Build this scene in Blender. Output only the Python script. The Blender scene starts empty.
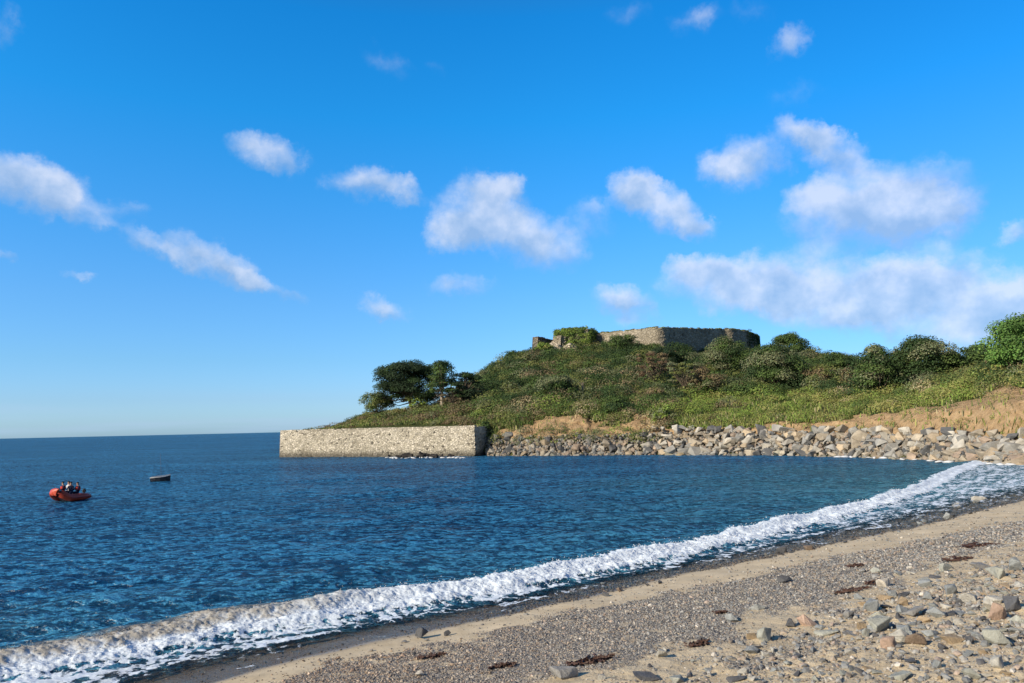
import bpy, bmesh, math, random
import numpy as np
from mathutils import Vector, Matrix

# ------------------------------------------------------------------ camera, sky, sun, exposure
SC = bpy.context.scene
COL = SC.collection
FPX = 745.0
EYE = 5.5
ROLL = math.atan(0.0227)
PITCH = math.atan(85.3 / FPX / math.cos(ROLL))
F_ = Vector((0, math.cos(PITCH), math.sin(PITCH)))
R0_ = Vector((1, 0, 0))
U0_ = R0_.cross(F_)
R_ = R0_ * math.cos(ROLL) - U0_ * math.sin(ROLL)
U_ = U0_ * math.cos(ROLL) + R0_ * math.sin(ROLL)
cam_d = bpy.data.cameras.new('camera')
cam_d.sensor_width = 36
cam_d.lens = FPX * 36 / 1024
cam_d.clip_end = 60000
cam_d.clip_start = 0.1
cam = bpy.data.objects.new('camera', cam_d)
COL.objects.link(cam)
M_ = Matrix((R_, U_, -F_)).transposed().to_4x4()
M_.translation = Vector((0, 0, EYE))
cam.matrix_world = M_
SC.camera = cam

SUN_EL = math.radians(26)
SUN_AZ = math.radians(237)          # clockwise from +Y: behind the camera's left shoulder
SUN_DIR = Vector((math.sin(SUN_AZ) * math.cos(SUN_EL), math.cos(SUN_AZ) * math.cos(SUN_EL), math.sin(SUN_EL)))
sun_d = bpy.data.lights.new('sun', 'SUN')
sun_d.energy = 5.0
sun_d.angle = math.radians(0.5)
sun_d.color = (1.0, 0.87, 0.69)
sun = bpy.data.objects.new('sun', sun_d)
sun.rotation_euler = SUN_DIR.to_track_quat('Z', 'Y').to_euler()
COL.objects.link(sun)

SC.view_settings.view_transform = 'Standard'
SC.view_settings.look = 'None'
SC.view_settings.gamma = 1
SC.view_settings.exposure = 0.22
SC.render.engine = 'CYCLES'
SC.cycles.max_bounces = 6
SC.cycles.diffuse_bounces = 2
SC.cycles.glossy_bounces = 3
SC.cycles.transparent_max_bounces = 8
SC.cycles.use_denoising = True
SC.cycles.sample_clamp_direct = 6.0
SC.cycles.sample_clamp_indirect = 4.0
SKY_STRENGTH = 0.094


def ray(px, py):
    return F_ + R_ * ((px - 512) / FPX) + U_ * ((341.5 - py) / FPX)


def P(px, py, Y=None, z=None):
    """world point seen at a pixel, at depth Y or at height z"""
    d = ray(px, py)
    k = Y / d.y if Y is not None else (z - EYE) / d.z
    return Vector((d.x * k, d.y * k, EYE + d.z * k))


# ------------------------------------------------------------------ node helper
class NT:
    def __init__(self, tree):
        self.t = tree
        tree.nodes.clear()

    def n(self, kind, **kw):
        nd = self.t.nodes.new(kind)
        ins = kw.pop('ins', {})
        for k, v in kw.items():
            setattr(nd, k, v)
        for k, v in ins.items():
            s = nd.inputs[k]
            if isinstance(v, bpy.types.NodeSocket):
                self.t.links.new(v, s)
            else:
                s.default_value = v
        return nd

    def math(self, op, a, b=0.0, c=None, clamp=False):
        nd = self.n('ShaderNodeMath', operation=op, use_clamp=clamp, ins={0: a, 1: b})
        if c is not None:
            if isinstance(c, bpy.types.NodeSocket):
                self.t.links.new(c, nd.inputs[2])
            else:
                nd.inputs[2].default_value = c
        return nd.outputs[0]

    def vmath(self, op, a, b=(0, 0, 0)):
        nd = self.n('ShaderNodeVectorMath', operation=op, ins={0: a, 1: b})
        return nd.outputs['Vector']

    def noise(self, vec, scale, detail=3, rough=0.55, dist=0.0):
        return self.n('ShaderNodeTexNoise', ins={'Vector': vec, 'Scale': scale, 'Detail': detail, 'Roughness': rough, 'Distortion': dist})

    def mapr(self, x, a, b, c=0.0, d=1.0, smooth=True):
        nd = self.n('ShaderNodeMapRange', interpolation_type='SMOOTHSTEP' if smooth else 'LINEAR',
                    ins={'Value': x, 'From Min': a, 'From Max': b, 'To Min': c, 'To Max': d})
        return nd.outputs[0]

    def mix(self, f, a, b, mode='MIX'):
        nd = self.n('ShaderNodeMix', data_type='RGBA', blend_type=mode)
        for s, v in ((nd.inputs['Factor'], f), (nd.inputs[6], a), (nd.inputs[7], b)):
            if isinstance(v, bpy.types.NodeSocket):
                self.t.links.new(v, s)
            else:
                s.default_value = v if not (isinstance(v, tuple) and len(v) == 3) else (*v, 1)
        return nd.outputs[2]

    def ramp(self, f, stops, interp='LINEAR'):
        nd = self.n('ShaderNodeValToRGB', ins={0: f})
        cr = nd.color_ramp
        cr.interpolation = interp
        while len(cr.elements) < len(stops):
            cr.elements.new(0.5)
        for e, (p, c) in zip(cr.elements, stops):
            e.position = p
            e.color = (*c, 1)
        return nd.outputs[0]

    def attr(self, name, out='Fac'):
        return self.n('ShaderNodeAttribute', attribute_name=name).outputs[out]

    def bump(self, h, strength=0.5, dist=0.1, normal=None):
        nd = self.n('ShaderNodeBump', ins={'Height': h, 'Strength': strength, 'Distance': dist})
        if normal is not None:
            self.t.links.new(normal, nd.inputs['Normal'])
        return nd.outputs[0]


def new_mat(name):
    m = bpy.data.materials.new(name)
    m.use_nodes = True
    t = NT(m.node_tree)
    return m, t


def finish(t, shader):
    o = t.n('ShaderNodeOutputMaterial')
    t.t.links.new(shader, o.inputs['Surface'])


def principled(t, **ins):
    names = {'color': 'Base Color', 'rough': 'Roughness', 'normal': 'Normal', 'spec': 'Specular IOR Level', 'metal': 'Metallic', 'alpha': 'Alpha', 'ior': 'IOR',
             'sss': 'Subsurface Weight', 'trans': 'Transmission Weight'}
    nd = t.n('ShaderNodeBsdfPrincipled')
    for k, v in ins.items():
        s = nd.inputs[names[k]]
        if isinstance(v, bpy.types.NodeSocket):
            t.t.links.new(v, s)
        else:
            s.default_value = (*v, 1) if isinstance(v, tuple) and len(v) == 3 else v
    return nd.outputs[0]


# ------------------------------------------------------------------ world: sky and clouds
def make_world():
    w = bpy.data.worlds.new('World')
    SC.world = w
    w.use_nodes = True
    t = NT(w.node_tree)
    sky = t.n('ShaderNodeTexSky', sky_type='NISHITA')
    sky.sun_disc = False
    sky.sun_elevation = SUN_EL
    sky.sun_rotation = SUN_AZ
    sky.altitude = 0
    sky.air_density = 1.0
    sky.dust_density = 0.6
    sky.ozone_density = 2.5
    g = t.n('ShaderNodeTexCoord').outputs['Generated']
    sep = t.n('ShaderNodeSeparateXYZ', ins={0: g})
    x, y, z = sep.outputs
    el = t.math('MULTIPLY', t.math('ARCSINE', z), 57.2958)
    az = t.math('MULTIPLY', t.math('ARCTAN2', x, y), 57.2958)
    # air tint: paler low, deep blue above; unseen overhead greyed to cut blue ambient
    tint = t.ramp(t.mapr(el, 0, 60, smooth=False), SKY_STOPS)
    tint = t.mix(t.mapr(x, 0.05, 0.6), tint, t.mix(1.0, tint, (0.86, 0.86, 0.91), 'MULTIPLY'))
    # unseen sky behind the camera muted to keep ambient light less blue
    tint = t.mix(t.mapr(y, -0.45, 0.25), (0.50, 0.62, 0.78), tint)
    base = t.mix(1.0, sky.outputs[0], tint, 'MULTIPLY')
    pos = t.n('ShaderNodeCombineXYZ', ins={0: az, 1: el, 2: 0.0}).outputs[0]
    n1 = t.n('ShaderNodeTexNoise', ins={'Vector': pos, 'Scale': 0.28, 'Detail': 3, 'Roughness': 0.5})
    off = t.vmath('MULTIPLY', t.vmath('SUBTRACT', n1.outputs['Color'], (0.5, 0.5, 0.5)), (2.4, 1.6, 0))
    n1b = t.n('ShaderNodeTexNoise', ins={'Vector': pos, 'Scale': 0.65, 'Detail': 7, 'Roughness': 0.66})
    off = t.vmath('ADD', off, t.vmath('MULTIPLY', t.vmath('SUBTRACT', n1b.outputs['Color'], (0.5, 0.5, 0.5)), (2.6, 2.0, 0)))
    pos2 = t.vmath('ADD', pos, off)
    dens = None
    num = None
    for (px, py, rx, ry, ang, wgt) in CLOUDS:
        d = ray(px, py).normalized()
        a = math.degrees(math.atan2(d.x, d.y))
        e = math.degrees(math.asin(d.z))
        mp = t.n('ShaderNodeMapping', vector_type='TEXTURE', ins={'Vector': pos2, 'Location': (a, e, 0), 'Rotation': (0, 0, math.radians(ang)),
                                                                  'Scale': (rx * 0.077, ry * 0.077, 1)})
        ln = t.n('ShaderNodeVectorMath', operation='LENGTH', ins={0: mp.outputs[0]}).outputs['Value']
        f = t.math('MULTIPLY', t.math('SUBTRACT', 1.25, ln, clamp=True), wgt)
        sp = t.n('ShaderNodeSeparateXYZ', ins={0: mp.outputs[0]})
        sh = t.math('MULTIPLY', f, t.math('SUBTRACT', sp.outputs[1], t.math('MULTIPLY', sp.outputs[0], 0.35)))
        dens = f if dens is None else t.math('ADD', dens, f)
        num = sh if num is None else t.math('ADD', num, sh)
    n2 = t.n('ShaderNodeTexNoise', ins={'Vector': pos, 'Scale': 0.42, 'Detail': 6, 'Roughness': 0.56}).outputs['Fac']
    n3 = t.n('ShaderNodeTexNoise', ins={'Vector': t.vmath('ADD', pos, (7.3, 1.1, 0)), 'Scale': 0.38, 'Detail': 4, 'Roughness': 0.55}).outputs['Fac']
    d2 = t.math('ADD', dens, t.math('MULTIPLY', t.math('SUBTRACT', n2, 0.5), 1.7))
    cover = t.mapr(d2, -0.10, 1.5)
    cover = t.math('MULTIPLY', cover, t.mapr(dens, 0.0, 0.4))
    cover = t.math('MULTIPLY', cover, 0.75)
    shade = t.math('DIVIDE', num, t.math('MAXIMUM', dens, 0.05))
    shade = t.math('ADD', shade, t.math('MULTIPLY', t.math('SUBTRACT', n3, 0.5), 3.4))
    ccol = t.ramp(t.mapr(shade, -0.7, 0.6, smooth=False), CLOUD_STOPS)  # cloud light and shade painted in, brighter toward the upper left
    # thin haze bank low over the sea
    nh = t.n('ShaderNodeTexNoise', ins={'Vector': t.vmath('MULTIPLY', pos, (0.06, 0.9, 0)), 'Scale': 1.0, 'Detail': 3}).outputs['Fac']
    hz = t.math('MULTIPLY', t.mapr(nh, 0.45, 0.7), t.mapr(el, 3.5, 0.5))
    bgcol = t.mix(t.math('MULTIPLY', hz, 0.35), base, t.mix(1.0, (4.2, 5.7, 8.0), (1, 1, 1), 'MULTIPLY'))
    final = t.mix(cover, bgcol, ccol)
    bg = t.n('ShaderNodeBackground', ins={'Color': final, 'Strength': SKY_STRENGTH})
    o = t.n('ShaderNodeOutputWorld')
    t.t.links.new(bg.outputs[0], o.inputs['Surface'])
    w.cycles.sampling_method = 'MANUAL'
    w.cycles.sample_map_resolution = 512


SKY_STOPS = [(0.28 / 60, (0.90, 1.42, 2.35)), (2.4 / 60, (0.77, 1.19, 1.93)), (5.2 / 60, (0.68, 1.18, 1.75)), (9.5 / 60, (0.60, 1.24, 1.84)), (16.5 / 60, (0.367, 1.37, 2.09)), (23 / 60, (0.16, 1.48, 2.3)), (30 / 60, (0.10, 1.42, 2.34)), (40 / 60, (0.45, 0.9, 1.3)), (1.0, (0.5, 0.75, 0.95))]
CLOUD_STOPS = [(0.0, (3.3, 4.7, 7.0)), (0.5, (4.9, 6.0, 7.9)), (1.0, (7.2, 7.7, 8.9))]
# px, py of the photographed direction, half width, half height, tilt, weight
CLOUDS = [
    (22, 182, 44, 23, -12, 1.35), (72, 196, 36, 20, -30, 1.05), (128, 208, 18, 9, -10, .45), (98, 224, 16, 5, -10, .2),
    (154, 246, 38, 10, -28, .85), (212, 260, 46, 18, -22, 1.3), (265, 284, 40, 8, -20, .8), (8, 254, 12, 6, 0, .5), (76, 276, 16, 5, 0, .5),
    (45, 222, 8, 6, 0, .4),
    (265, 153, 38, 16, -4, 1.1), (292, 166, 14, 10, -50, .25), (362, 184, 38, 17, 0, 1.05), (400, 192, 22, 14, -10, 1.),
    (478, 212, 52, 35, 12, 1.3), (498, 188, 24, 16, 0, 1.), (530, 240, 56, 28, -16, 1.3), (455, 233, 32, 18, 0, .8), (580, 225, 42, 25, 10, .35),
    (460, 284, 36, 13, 0, .75), (384, 308, 26, 11, -14, .9),
    (636, 190, 28, 20, -20, 1.3), (668, 208, 38, 22, -30, 1.3), (698, 228, 20, 14, -20, .9), (600, 205, 20, 14, 0, .35),
    (745, 163, 42, 24, 6, 1.2), (800, 133, 28, 13, -25, 1.), (832, 153, 36, 17, -28, 1.1), (722, 170, 20, 12, 0, .6),
    (878, 206, 78, 38, 0, 1.6), (815, 198, 28, 20, 0, .85), (925, 218, 42, 26, -10, 1.1), 
    (624, 303, 32, 16, -12, 1.25), (640, 322, 30, 8, 0, .4), (720, 283, 60, 26, -6, 1.15), (700, 268, 34, 14, 0, .8), (790, 278, 60, 28, 0, 1.1), (770, 300, 60, 20, 0, .9),
    (865, 296, 66, 30, 4, 1.2), (925, 272, 50, 22, 0, 1.1), (905, 316, 70, 22, 0, .9), (985, 296, 50, 24, -8, 1.1), (1030, 312, 50, 26, 0, 1.0),
    (975, 333, 60, 16, 0, .9), (1060, 290, 50, 26, 0, .9), (830, 318, 50, 10, 0, .4),
    (1018, 233, 20, 9, 0, .7), (790, 44, 17, 17, 0, .7), (697, 18, 26, 13, 0, .42), (628, 14, 24, 14, 0, .25), (750, 14, 24, 12, 0, .22),
    (387, 62, 30, 13, -20, .28), (436, 68, 8, 8, 0, .12), (5, 30, 12, 18, 0, .4), (800, 95, 30, 14, 0, .25),
]
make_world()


# ------------------------------------------------------------------ numpy noise
_rs = np.random.RandomState(11)
_perm = _rs.permutation(256)
_perm = np.concatenate([_perm, _perm, _perm]).astype(np.int64)
_gr = _rs.normal(size=(256, 3))
_gr /= np.linalg.norm(_gr, axis=1)[:, None]


def perlin(p):
    p = np.asarray(p, float)
    i = np.floor(p).astype(np.int64)
    f = p - i
    i &= 255
    u = f * f * f * (f * (f * 6 - 15) + 10)
    out = np.zeros(len(p))
    for dx in (0, 1):
        for dy in (0, 1):
            for dz in (0, 1):
                h = _perm[_perm[_perm[(i[:, 0] + dx) & 255] + ((i[:, 1] + dy) & 255)] + ((i[:, 2] + dz) & 255)]
                g = _gr[h]
                d = (g[:, 0] * (f[:, 0] - dx) + g[:, 1] * (f[:, 1] - dy) + g[:, 2] * (f[:, 2] - dz))
                wx = u[:, 0] if dx else 1 - u[:, 0]
                wy = u[:, 1] if dy else 1 - u[:, 1]
                wz = u[:, 2] if dz else 1 - u[:, 2]
                out += d * wx * wy * wz
    return out * 1.6


def fbm(p, octv=4, gain=0.5):
    p = np.asarray(p, float)
    a, s = 1.0, np.zeros(len(p))
    for k in range(octv):
        s += a * perlin(p + 17.3 * k)
        p = p * 2.03
        a *= gain
    return s


def P3(x, y, z=0.0):
    x = np.asarray(x, float)
    return np.stack([x, np.asarray(y, float) + 0 * x, np.asarray(z, float) + 0 * x], 1)


def sstep(a, b, x):
    t = np.clip((x - a) / (b - a), 0, 1)
    return t * t * (3 - 2 * t)


# ------------------------------------------------------------------ object helpers
def np_mesh(name, V, Fc, mats=(), attrs=None, smooth=False, matidx=None):
    """V (n,3); Fc (m,3) or (m,4)"""
    me = bpy.data.meshes.new(name)
    V = np.ascontiguousarray(V, np.float32)
    Fc = np.ascontiguousarray(Fc, np.int32)
    k = Fc.shape[1]
    me.vertices.add(len(V))
    me.vertices.foreach_set('co', V.ravel())
    me.loops.add(Fc.size)
    me.loops.foreach_set('vertex_index', Fc.ravel())
    me.polygons.add(len(Fc))
    me.polygons.foreach_set('loop_start', np.arange(0, Fc.size, k, dtype=np.int32))
    me.polygons.foreach_set('use_smooth', np.full(len(Fc), smooth))
    for nm, a in (attrs or {}).items():
        a = np.ascontiguousarray(a, np.float32)
        if a.ndim == 1:
            me.attributes.new(nm, 'FLOAT', 'POINT').data.foreach_set('value', a)
        else:
            if a.shape[1] == 3:
                a = np.concatenate([a, np.ones((len(a), 1), np.float32)], 1)
            me.attributes.new(nm, 'FLOAT_COLOR', 'POINT').data.foreach_set('color', a.ravel())
    for m in mats:
        me.materials.append(m)
    if matidx is not None:
        me.polygons.foreach_set('material_index', np.ascontiguousarray(matidx, np.int32))
    me.update(calc_edges=True)
    return me


def link(name, me, parent=None, loc=None):
    o = bpy.data.objects.new(name, me)
    COL.objects.link(o)
    if parent:
        o.parent = parent
    if loc is not None:
        o.location = loc
    return o


def tag(o, label, cat, group=None):
    o['label'] = label
    o['category'] = cat
    if group:
        o['group'] = group
    return o


def kind(o, k):
    o['kind'] = k
    return o


def empty(name, loc, rz=0):
    o = bpy.data.objects.new(name, None)
    COL.objects.link(o)
    o.location = loc
    o.rotation_euler = (0, 0, rz)
    return o


def grid_faces(nr, nc):
    a = (np.arange(nr - 1)[:, None] * nc + np.arange(nc - 1)[None, :]).ravel()
    return np.stack([a, a + 1, a + nc + 1, a + nc], 1)


def bm_mesh(name, bm, mats, smooth=False):
    me = bpy.data.meshes.new(name)
    bm.to_mesh(me)
    bm.free()
    for m in mats:
        me.materials.append(m)
    if smooth:
        me.polygons.foreach_set('use_smooth', np.full(len(me.polygons), True))
    return me


# ------------------------------------------------------------------ materials
def mat_stone(name='weathered_stone'):
    m, t = new_mat(name)
    co = t.n('ShaderNodeTexCoord').outputs['Object']
    oi = t.n('ShaderNodeObjectInfo')
    c = oi.outputs['Color']
    v = t.vmath('ADD', co, t.n('ShaderNodeCombineXYZ', ins={0: t.math('MULTIPLY', oi.outputs['Random'], 50.0), 1: 0.0, 2: 0.0}).outputs[0])
    n1 = t.noise(v, 1.6, 5, 0.65).outputs['Fac']
    n2 = t.noise(v, 9, 4, 0.7).outputs['Fac']
    c = t.mix(1.0, c, t.ramp(n1, [(0.25, (0.62, 0.60, 0.58)), (0.6, (1.05, 1.03, 1.0)), (0.8, (1.25, 1.2, 1.1))]), 'MULTIPLY')
    c = t.mix(t.mapr(n2, 0.62, 0.75, 0, 0.5), c, (0.30, 0.27, 0.20))
    c = t.mix(t.mapr(n2, 0.4, 0.28, 0, 0.45), c, (0.12, 0.12, 0.11))
    nb = t.bump(t.math('ADD', t.math('MULTIPLY', n1, 0.6), t.math('MULTIPLY', n2, 0.4)), 0.7, 0.12)
    finish(t, principled(t, color=c, rough=0.85, normal=nb, spec=0.25))
    return m


def mat_vcol(name, rough=0.8, spec=0.3, trans=0.0, nscale=None):
    m, t = new_mat(name)
    c = t.attr('tone', 'Color')
    if nscale:
        co = t.n('ShaderNodeTexCoord').outputs['Object']
        n = t.noise(co, nscale, 3, 0.6).outputs['Fac']
        c = t.mix(1.0, c, t.ramp(n, [(0.3, (0.75, 0.75, 0.75)), (0.7, (1.2, 1.2, 1.2))]), 'MULTIPLY')
    s = principled(t, color=c, rough=rough, spec=spec)
    if trans:
        tr = t.n('ShaderNodeBsdfTranslucent', ins={'Color': c}).outputs[0]
        mx = t.n('ShaderNodeMixShader', ins={0: trans})
        t.t.links.new(s, mx.inputs[1])
        t.t.links.new(tr, mx.inputs[2])
        s = mx.outputs[0]
    finish(t, s)
    return m


def mat_plain(name, col, rough=0.6, spec=0.4, nscale=8, amt=0.25):
    m, t = new_mat(name)
    co = t.n('ShaderNodeTexCoord').outputs['Object']
    n = t.noise(co, nscale, 4, 0.6).outputs['Fac']
    a, b = 1 - amt, 1 + amt
    c = t.mix(1.0, (*col, 1), t.ramp(n, [(0.3, (a, a, a)), (0.7, (b, b, b))]), 'MULTIPLY')
    finish(t, principled(t, color=c, rough=rough, spec=spec, normal=t.bump(n, 0.3, 0.02)))
    return m


def mat_masonry(name, cols, scale, zs, mortar, dark=0.1):
    m, t = new_mat(name)
    co = t.n('ShaderNodeTexCoord').outputs['Object']
    v = t.vmath('MULTIPLY', co, (1, 1, zs))
    v = t.vmath('ADD', v, t.vmath('MULTIPLY', t.noise(co, 1.3, 2).outputs['Color'], (0.35, 0.35, 0.35)))
    vo = t.n('ShaderNodeTexVoronoi', feature='F1', ins={'Vector': v, 'Scale': scale})
    ve = t.n('ShaderNodeTexVoronoi', feature='DISTANCE_TO_EDGE', ins={'Vector': v, 'Scale': scale})
    rnd = t.n('ShaderNodeSeparateXYZ', ins={0: vo.outputs['Color']}).outputs[0]
    c = t.ramp(rnd, [(0.0, tuple(x * dark for x in cols[0])), (0.06, cols[0]), (0.5, cols[1]), (1.0, cols[2])])
    big = t.noise(co, 0.16, 4, 0.6).outputs['Fac']
    c = t.mix(1.0, c, t.ramp(big, [(0.3, (0.78, 0.76, 0.72)), (0.7, (1.15, 1.13, 1.1))]), 'MULTIPLY')
    fine = t.noise(co, 4.5, 4, 0.7).outputs['Fac']
    c = t.mix(t.mapr(fine, 0.58, 0.72, 0, 0.6), c, tuple(x * 0.45 for x in cols[0]))
    c = t.mix(t.mapr(ve.outputs['Distance'], 0.07, 0.0, 0, 0.6), c, mortar)
    z = t.n('ShaderNodeSeparateXYZ', ins={0: t.n('ShaderNodeNewGeometry').outputs['Position']}).outputs[2]
    wet = t.mapr(t.math('ADD', z, t.math('MULTIPLY', fine, -1.6)), 0.9, -0.6)
    c = t.mix(t.math('MULTIPLY', wet, 0.75), c, (0.05, 0.045, 0.035))
    h = t.math('ADD', t.mapr(ve.outputs['Distance'], 0.0, 0.12), t.math('MULTIPLY', fine, 0.5))
    h = t.math('ADD', h, t.math('MULTIPLY', rnd, 0.5))
    finish(t, principled(t, color=c, rough=0.9, spec=0.2, normal=t.bump(h, 0.8, 0.18)))
    return m


def mat_sea():
    m, t = new_mat('sea_water')
    co = t.n('ShaderNodeNewGeometry').outputs['Position']
    # ripple heights, long across the wind
    def rip(scale, sx, sy, ang, det=3):
        mp = t.n('ShaderNodeMapping', ins={'Vector': co, 'Rotation': (0, 0, ang), 'Scale': (sx, sy, 1)})
        return t.noise(mp.outputs[0], scale, det, 0.6, 0.4).outputs['Fac']
    r1 = rip(0.9, 0.6, 1, math.radians(-12), 4)
    r2 = rip(2.3, 0.62, 1, math.radians(-25), 4)
    r3 = rip(5.5, 0.7, 1, math.radians(5), 4)
    r0 = rip(0.25, 0.3, 1, math.radians(-15), 2)
    h = t.math('ADD', t.math('MULTIPLY', r1, 0.5), t.math('MULTIPLY', r2, 0.34))
    h = t.math('ADD', h, t.math('MULTIPLY', r3, 0.16))
    h = t.math('ADD', h, t.math('MULTIPLY', r0, 0.9))
    nb = t.bump(h, 1.0, 0.85)
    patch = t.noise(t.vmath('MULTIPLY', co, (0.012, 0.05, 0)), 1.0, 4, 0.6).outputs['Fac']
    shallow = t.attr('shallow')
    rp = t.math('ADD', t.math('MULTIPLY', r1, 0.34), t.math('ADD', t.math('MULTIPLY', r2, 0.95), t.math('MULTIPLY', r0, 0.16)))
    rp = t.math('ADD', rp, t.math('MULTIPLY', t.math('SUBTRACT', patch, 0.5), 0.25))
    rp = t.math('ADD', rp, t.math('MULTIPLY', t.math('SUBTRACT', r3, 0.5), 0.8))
    deep = t.mix(t.mapr(rp, 0.66, 0.82), DEEP_A, DEEP_LIT)  # ripple highlights painted into the water colour for contrast
    c = t.mix(shallow, deep, t.mix(t.mapr(rp, 0.66, 0.82), SHALLOW, SHALLOW_LIT))
    # suspended sand in the breaking crest
    c = t.mix(t.attr('sandy'), c, (0.27, 0.22, 0.15))
    body = t.n('ShaderNodeBsdfDiffuse', ins={'Color': c, 'Normal': nb}).outputs[0]
    gl = t.n('ShaderNodeBsdfGlossy', ins={'Color': (1, 1, 1, 1), 'Roughness': 0.14, 'Normal': nb}).outputs[0]
    fr = t.n('ShaderNodeFresnel', ins={'IOR': 1.33, 'Normal': nb}).outputs[0]
    fr = t.math('MINIMUM', t.math('MULTIPLY', fr, 0.7), 0.15)
    wm = t.n('ShaderNodeMixShader', ins={0: fr})
    t.t.links.new(body, wm.inputs[1])
    t.t.links.new(gl, wm.inputs[2])
    water = wm.outputs[0]
    foam_n = t.noise(co, 3.2, 6, 0.68, 0.6).outputs['Fac']
    lace = t.n('ShaderNodeTexVoronoi', feature='DISTANCE_TO_EDGE', ins={'Vector': t.vmath('ADD', t.vmath('MULTIPLY', co, (1, 1, 0.3)), t.vmath('MULTIPLY', t.noise(co, 1.6, 4, 0.65).outputs['Color'], (0.9, 0.9, 0))), 'Scale': 1.9}).outputs['Distance']
    fa = t.attr('foam')
    lac = t.mapr(lace, 0.16, 0.0, 0, 0.35)
    f = t.math('ADD', t.math('MULTIPLY', foam_n, 1.0), lac)
    f = t.math('ADD', f, t.math('MULTIPLY', fa, 1.1))
    f = t.mapr(f, 1.14, 1.32)
    f = t.math('MULTIPLY', f, t.mapr(fa, 0.0, 0.12))
    fb = t.bump(t.math('ADD', foam_n, t.math('MULTIPLY', t.noise(co, 14, 5, 0.7).outputs['Fac'], 0.5)), 0.45, 0.08)
    fcol = t.mix(t.math('MULTIPLY', t.attr('sandy'), 0.85), (0.73, 0.82, 0.91), (0.36, 0.32, 0.25))
    foam = principled(t, color=fcol, rough=0.9, spec=0.2, normal=fb)
    tr = t.n('ShaderNodeBsdfTranslucent', ins={'Color': fcol}).outputs[0]
    fm = t.n('ShaderNodeMixShader', ins={0: 0.04})
    t.t.links.new(foam, fm.inputs[1])
    t.t.links.new(tr, fm.inputs[2])
    # thin sheet of swash lets the wet shingle show
    tp = t.n('ShaderNodeBsdfTransparent').outputs[0]
    a = t.n('ShaderNodeMixShader', ins={0: t.attr('thin')})
    t.t.links.new(water, a.inputs[1])
    t.t.links.new(tp, a.inputs[2])
    b = t.n('ShaderNodeMixShader', ins={0: f})
    t.t.links.new(a.outputs[0], b.inputs[1])
    t.t.links.new(fm.outputs[0], b.inputs[2])
    finish(t, b.outputs[0])
    return m


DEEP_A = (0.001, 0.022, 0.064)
DEEP_LIT = (0.042, 0.235, 0.43)
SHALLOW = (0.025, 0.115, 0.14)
SHALLOW_LIT = (0.09, 0.27, 0.28)


def mat_foam():
    m, t = new_mat('sea_foam')
    co = t.n('ShaderNodeTexCoord').outputs['Object']
    n = t.noise(co, 6, 4, 0.6).outputs['Fac']
    c = t.attr('tone', 'Color')
    s = principled(t, color=c, rough=0.9, spec=0.2, normal=t.bump(n, 0.6, 0.05))
    tr = t.n('ShaderNodeBsdfTranslucent', ins={'Color': c}).outputs[0]
    mx = t.n('ShaderNodeMixShader', ins={0: 0.3})
    t.t.links.new(s, mx.inputs[1])
    t.t.links.new(tr, mx.inputs[2])
    finish(t, mx.outputs[0])
    return m


def mat_beach():
    m, t = new_mat('sand_and_shingle')
    co = t.n('ShaderNodeNewGeometry').outputs['Position']
    sh = t.attr('shingle')
    wet = t.attr('wet')
    n1 = t.noise(co, 1.1, 5, 0.6).outputs['Fac']
    n2 = t.noise(co, 14, 5, 0.7).outputs['Fac']
    n3 = t.noise(co, 60, 3, 0.7).outputs['Fac']
    sand = t.ramp(n1, [(0.3, (0.50, 0.405, 0.265)), (0.7, (0.66, 0.55, 0.38))])
    sand = t.mix(t.mapr(n2, 0.56, 0.70, 0, 0.55), sand, (0.22, 0.18, 0.13))
    sand = t.mix(t.mapr(n3, 0.6, 0.72, 0, 0.5), sand, (0.55, 0.47, 0.36))
    vo = t.n('ShaderNodeTexVoronoi', feature='F1', ins={'Vector': co, 'Scale': 21, 'Randomness': 1.0})
    rnd = t.n('ShaderNodeSeparateXYZ', ins={0: vo.outputs['Color']}).outputs[0]
    peb = t.ramp(rnd, [(0.0, (0.06, 0.06, 0.065)), (0.25, (0.16, 0.155, 0.15)), (0.6, (0.27, 0.25, 0.22)), (0.85, (0.36, 0.30, 0.23)), (1.0, (0.5, 0.46, 0.4))])
    c = t.mix(t.mapr(t.math('ADD', sh, t.math('MULTIPLY', t.math('SUBTRACT', n2, 0.5), 0.7)), 0.35, 0.65), sand, peb)
    c = t.mix(wet, c, t.mix(1.0, c, (0.40, 0.40, 0.43), 'MULTIPLY'))
    h = t.math('ADD', t.math('MULTIPLY', n2, t.math('SUBTRACT', 1.0, t.math('MULTIPLY', t.attr('smooth'), 0.8))), t.math('MULTIPLY', t.math('SUBTRACT', 1.0, vo.outputs['Distance']), sh))
    nb = t.bump(h, 0.8, 0.05)
    rough = t.mapr(wet, 0.3, 1.0, 0.95, 0.2)
    sp = t.mapr(wet, 0.3, 1.0, 0.1, 0.7)
    finish(t, principled(t, color=c, rough=rough, spec=sp, normal=nb))
    return m


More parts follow.
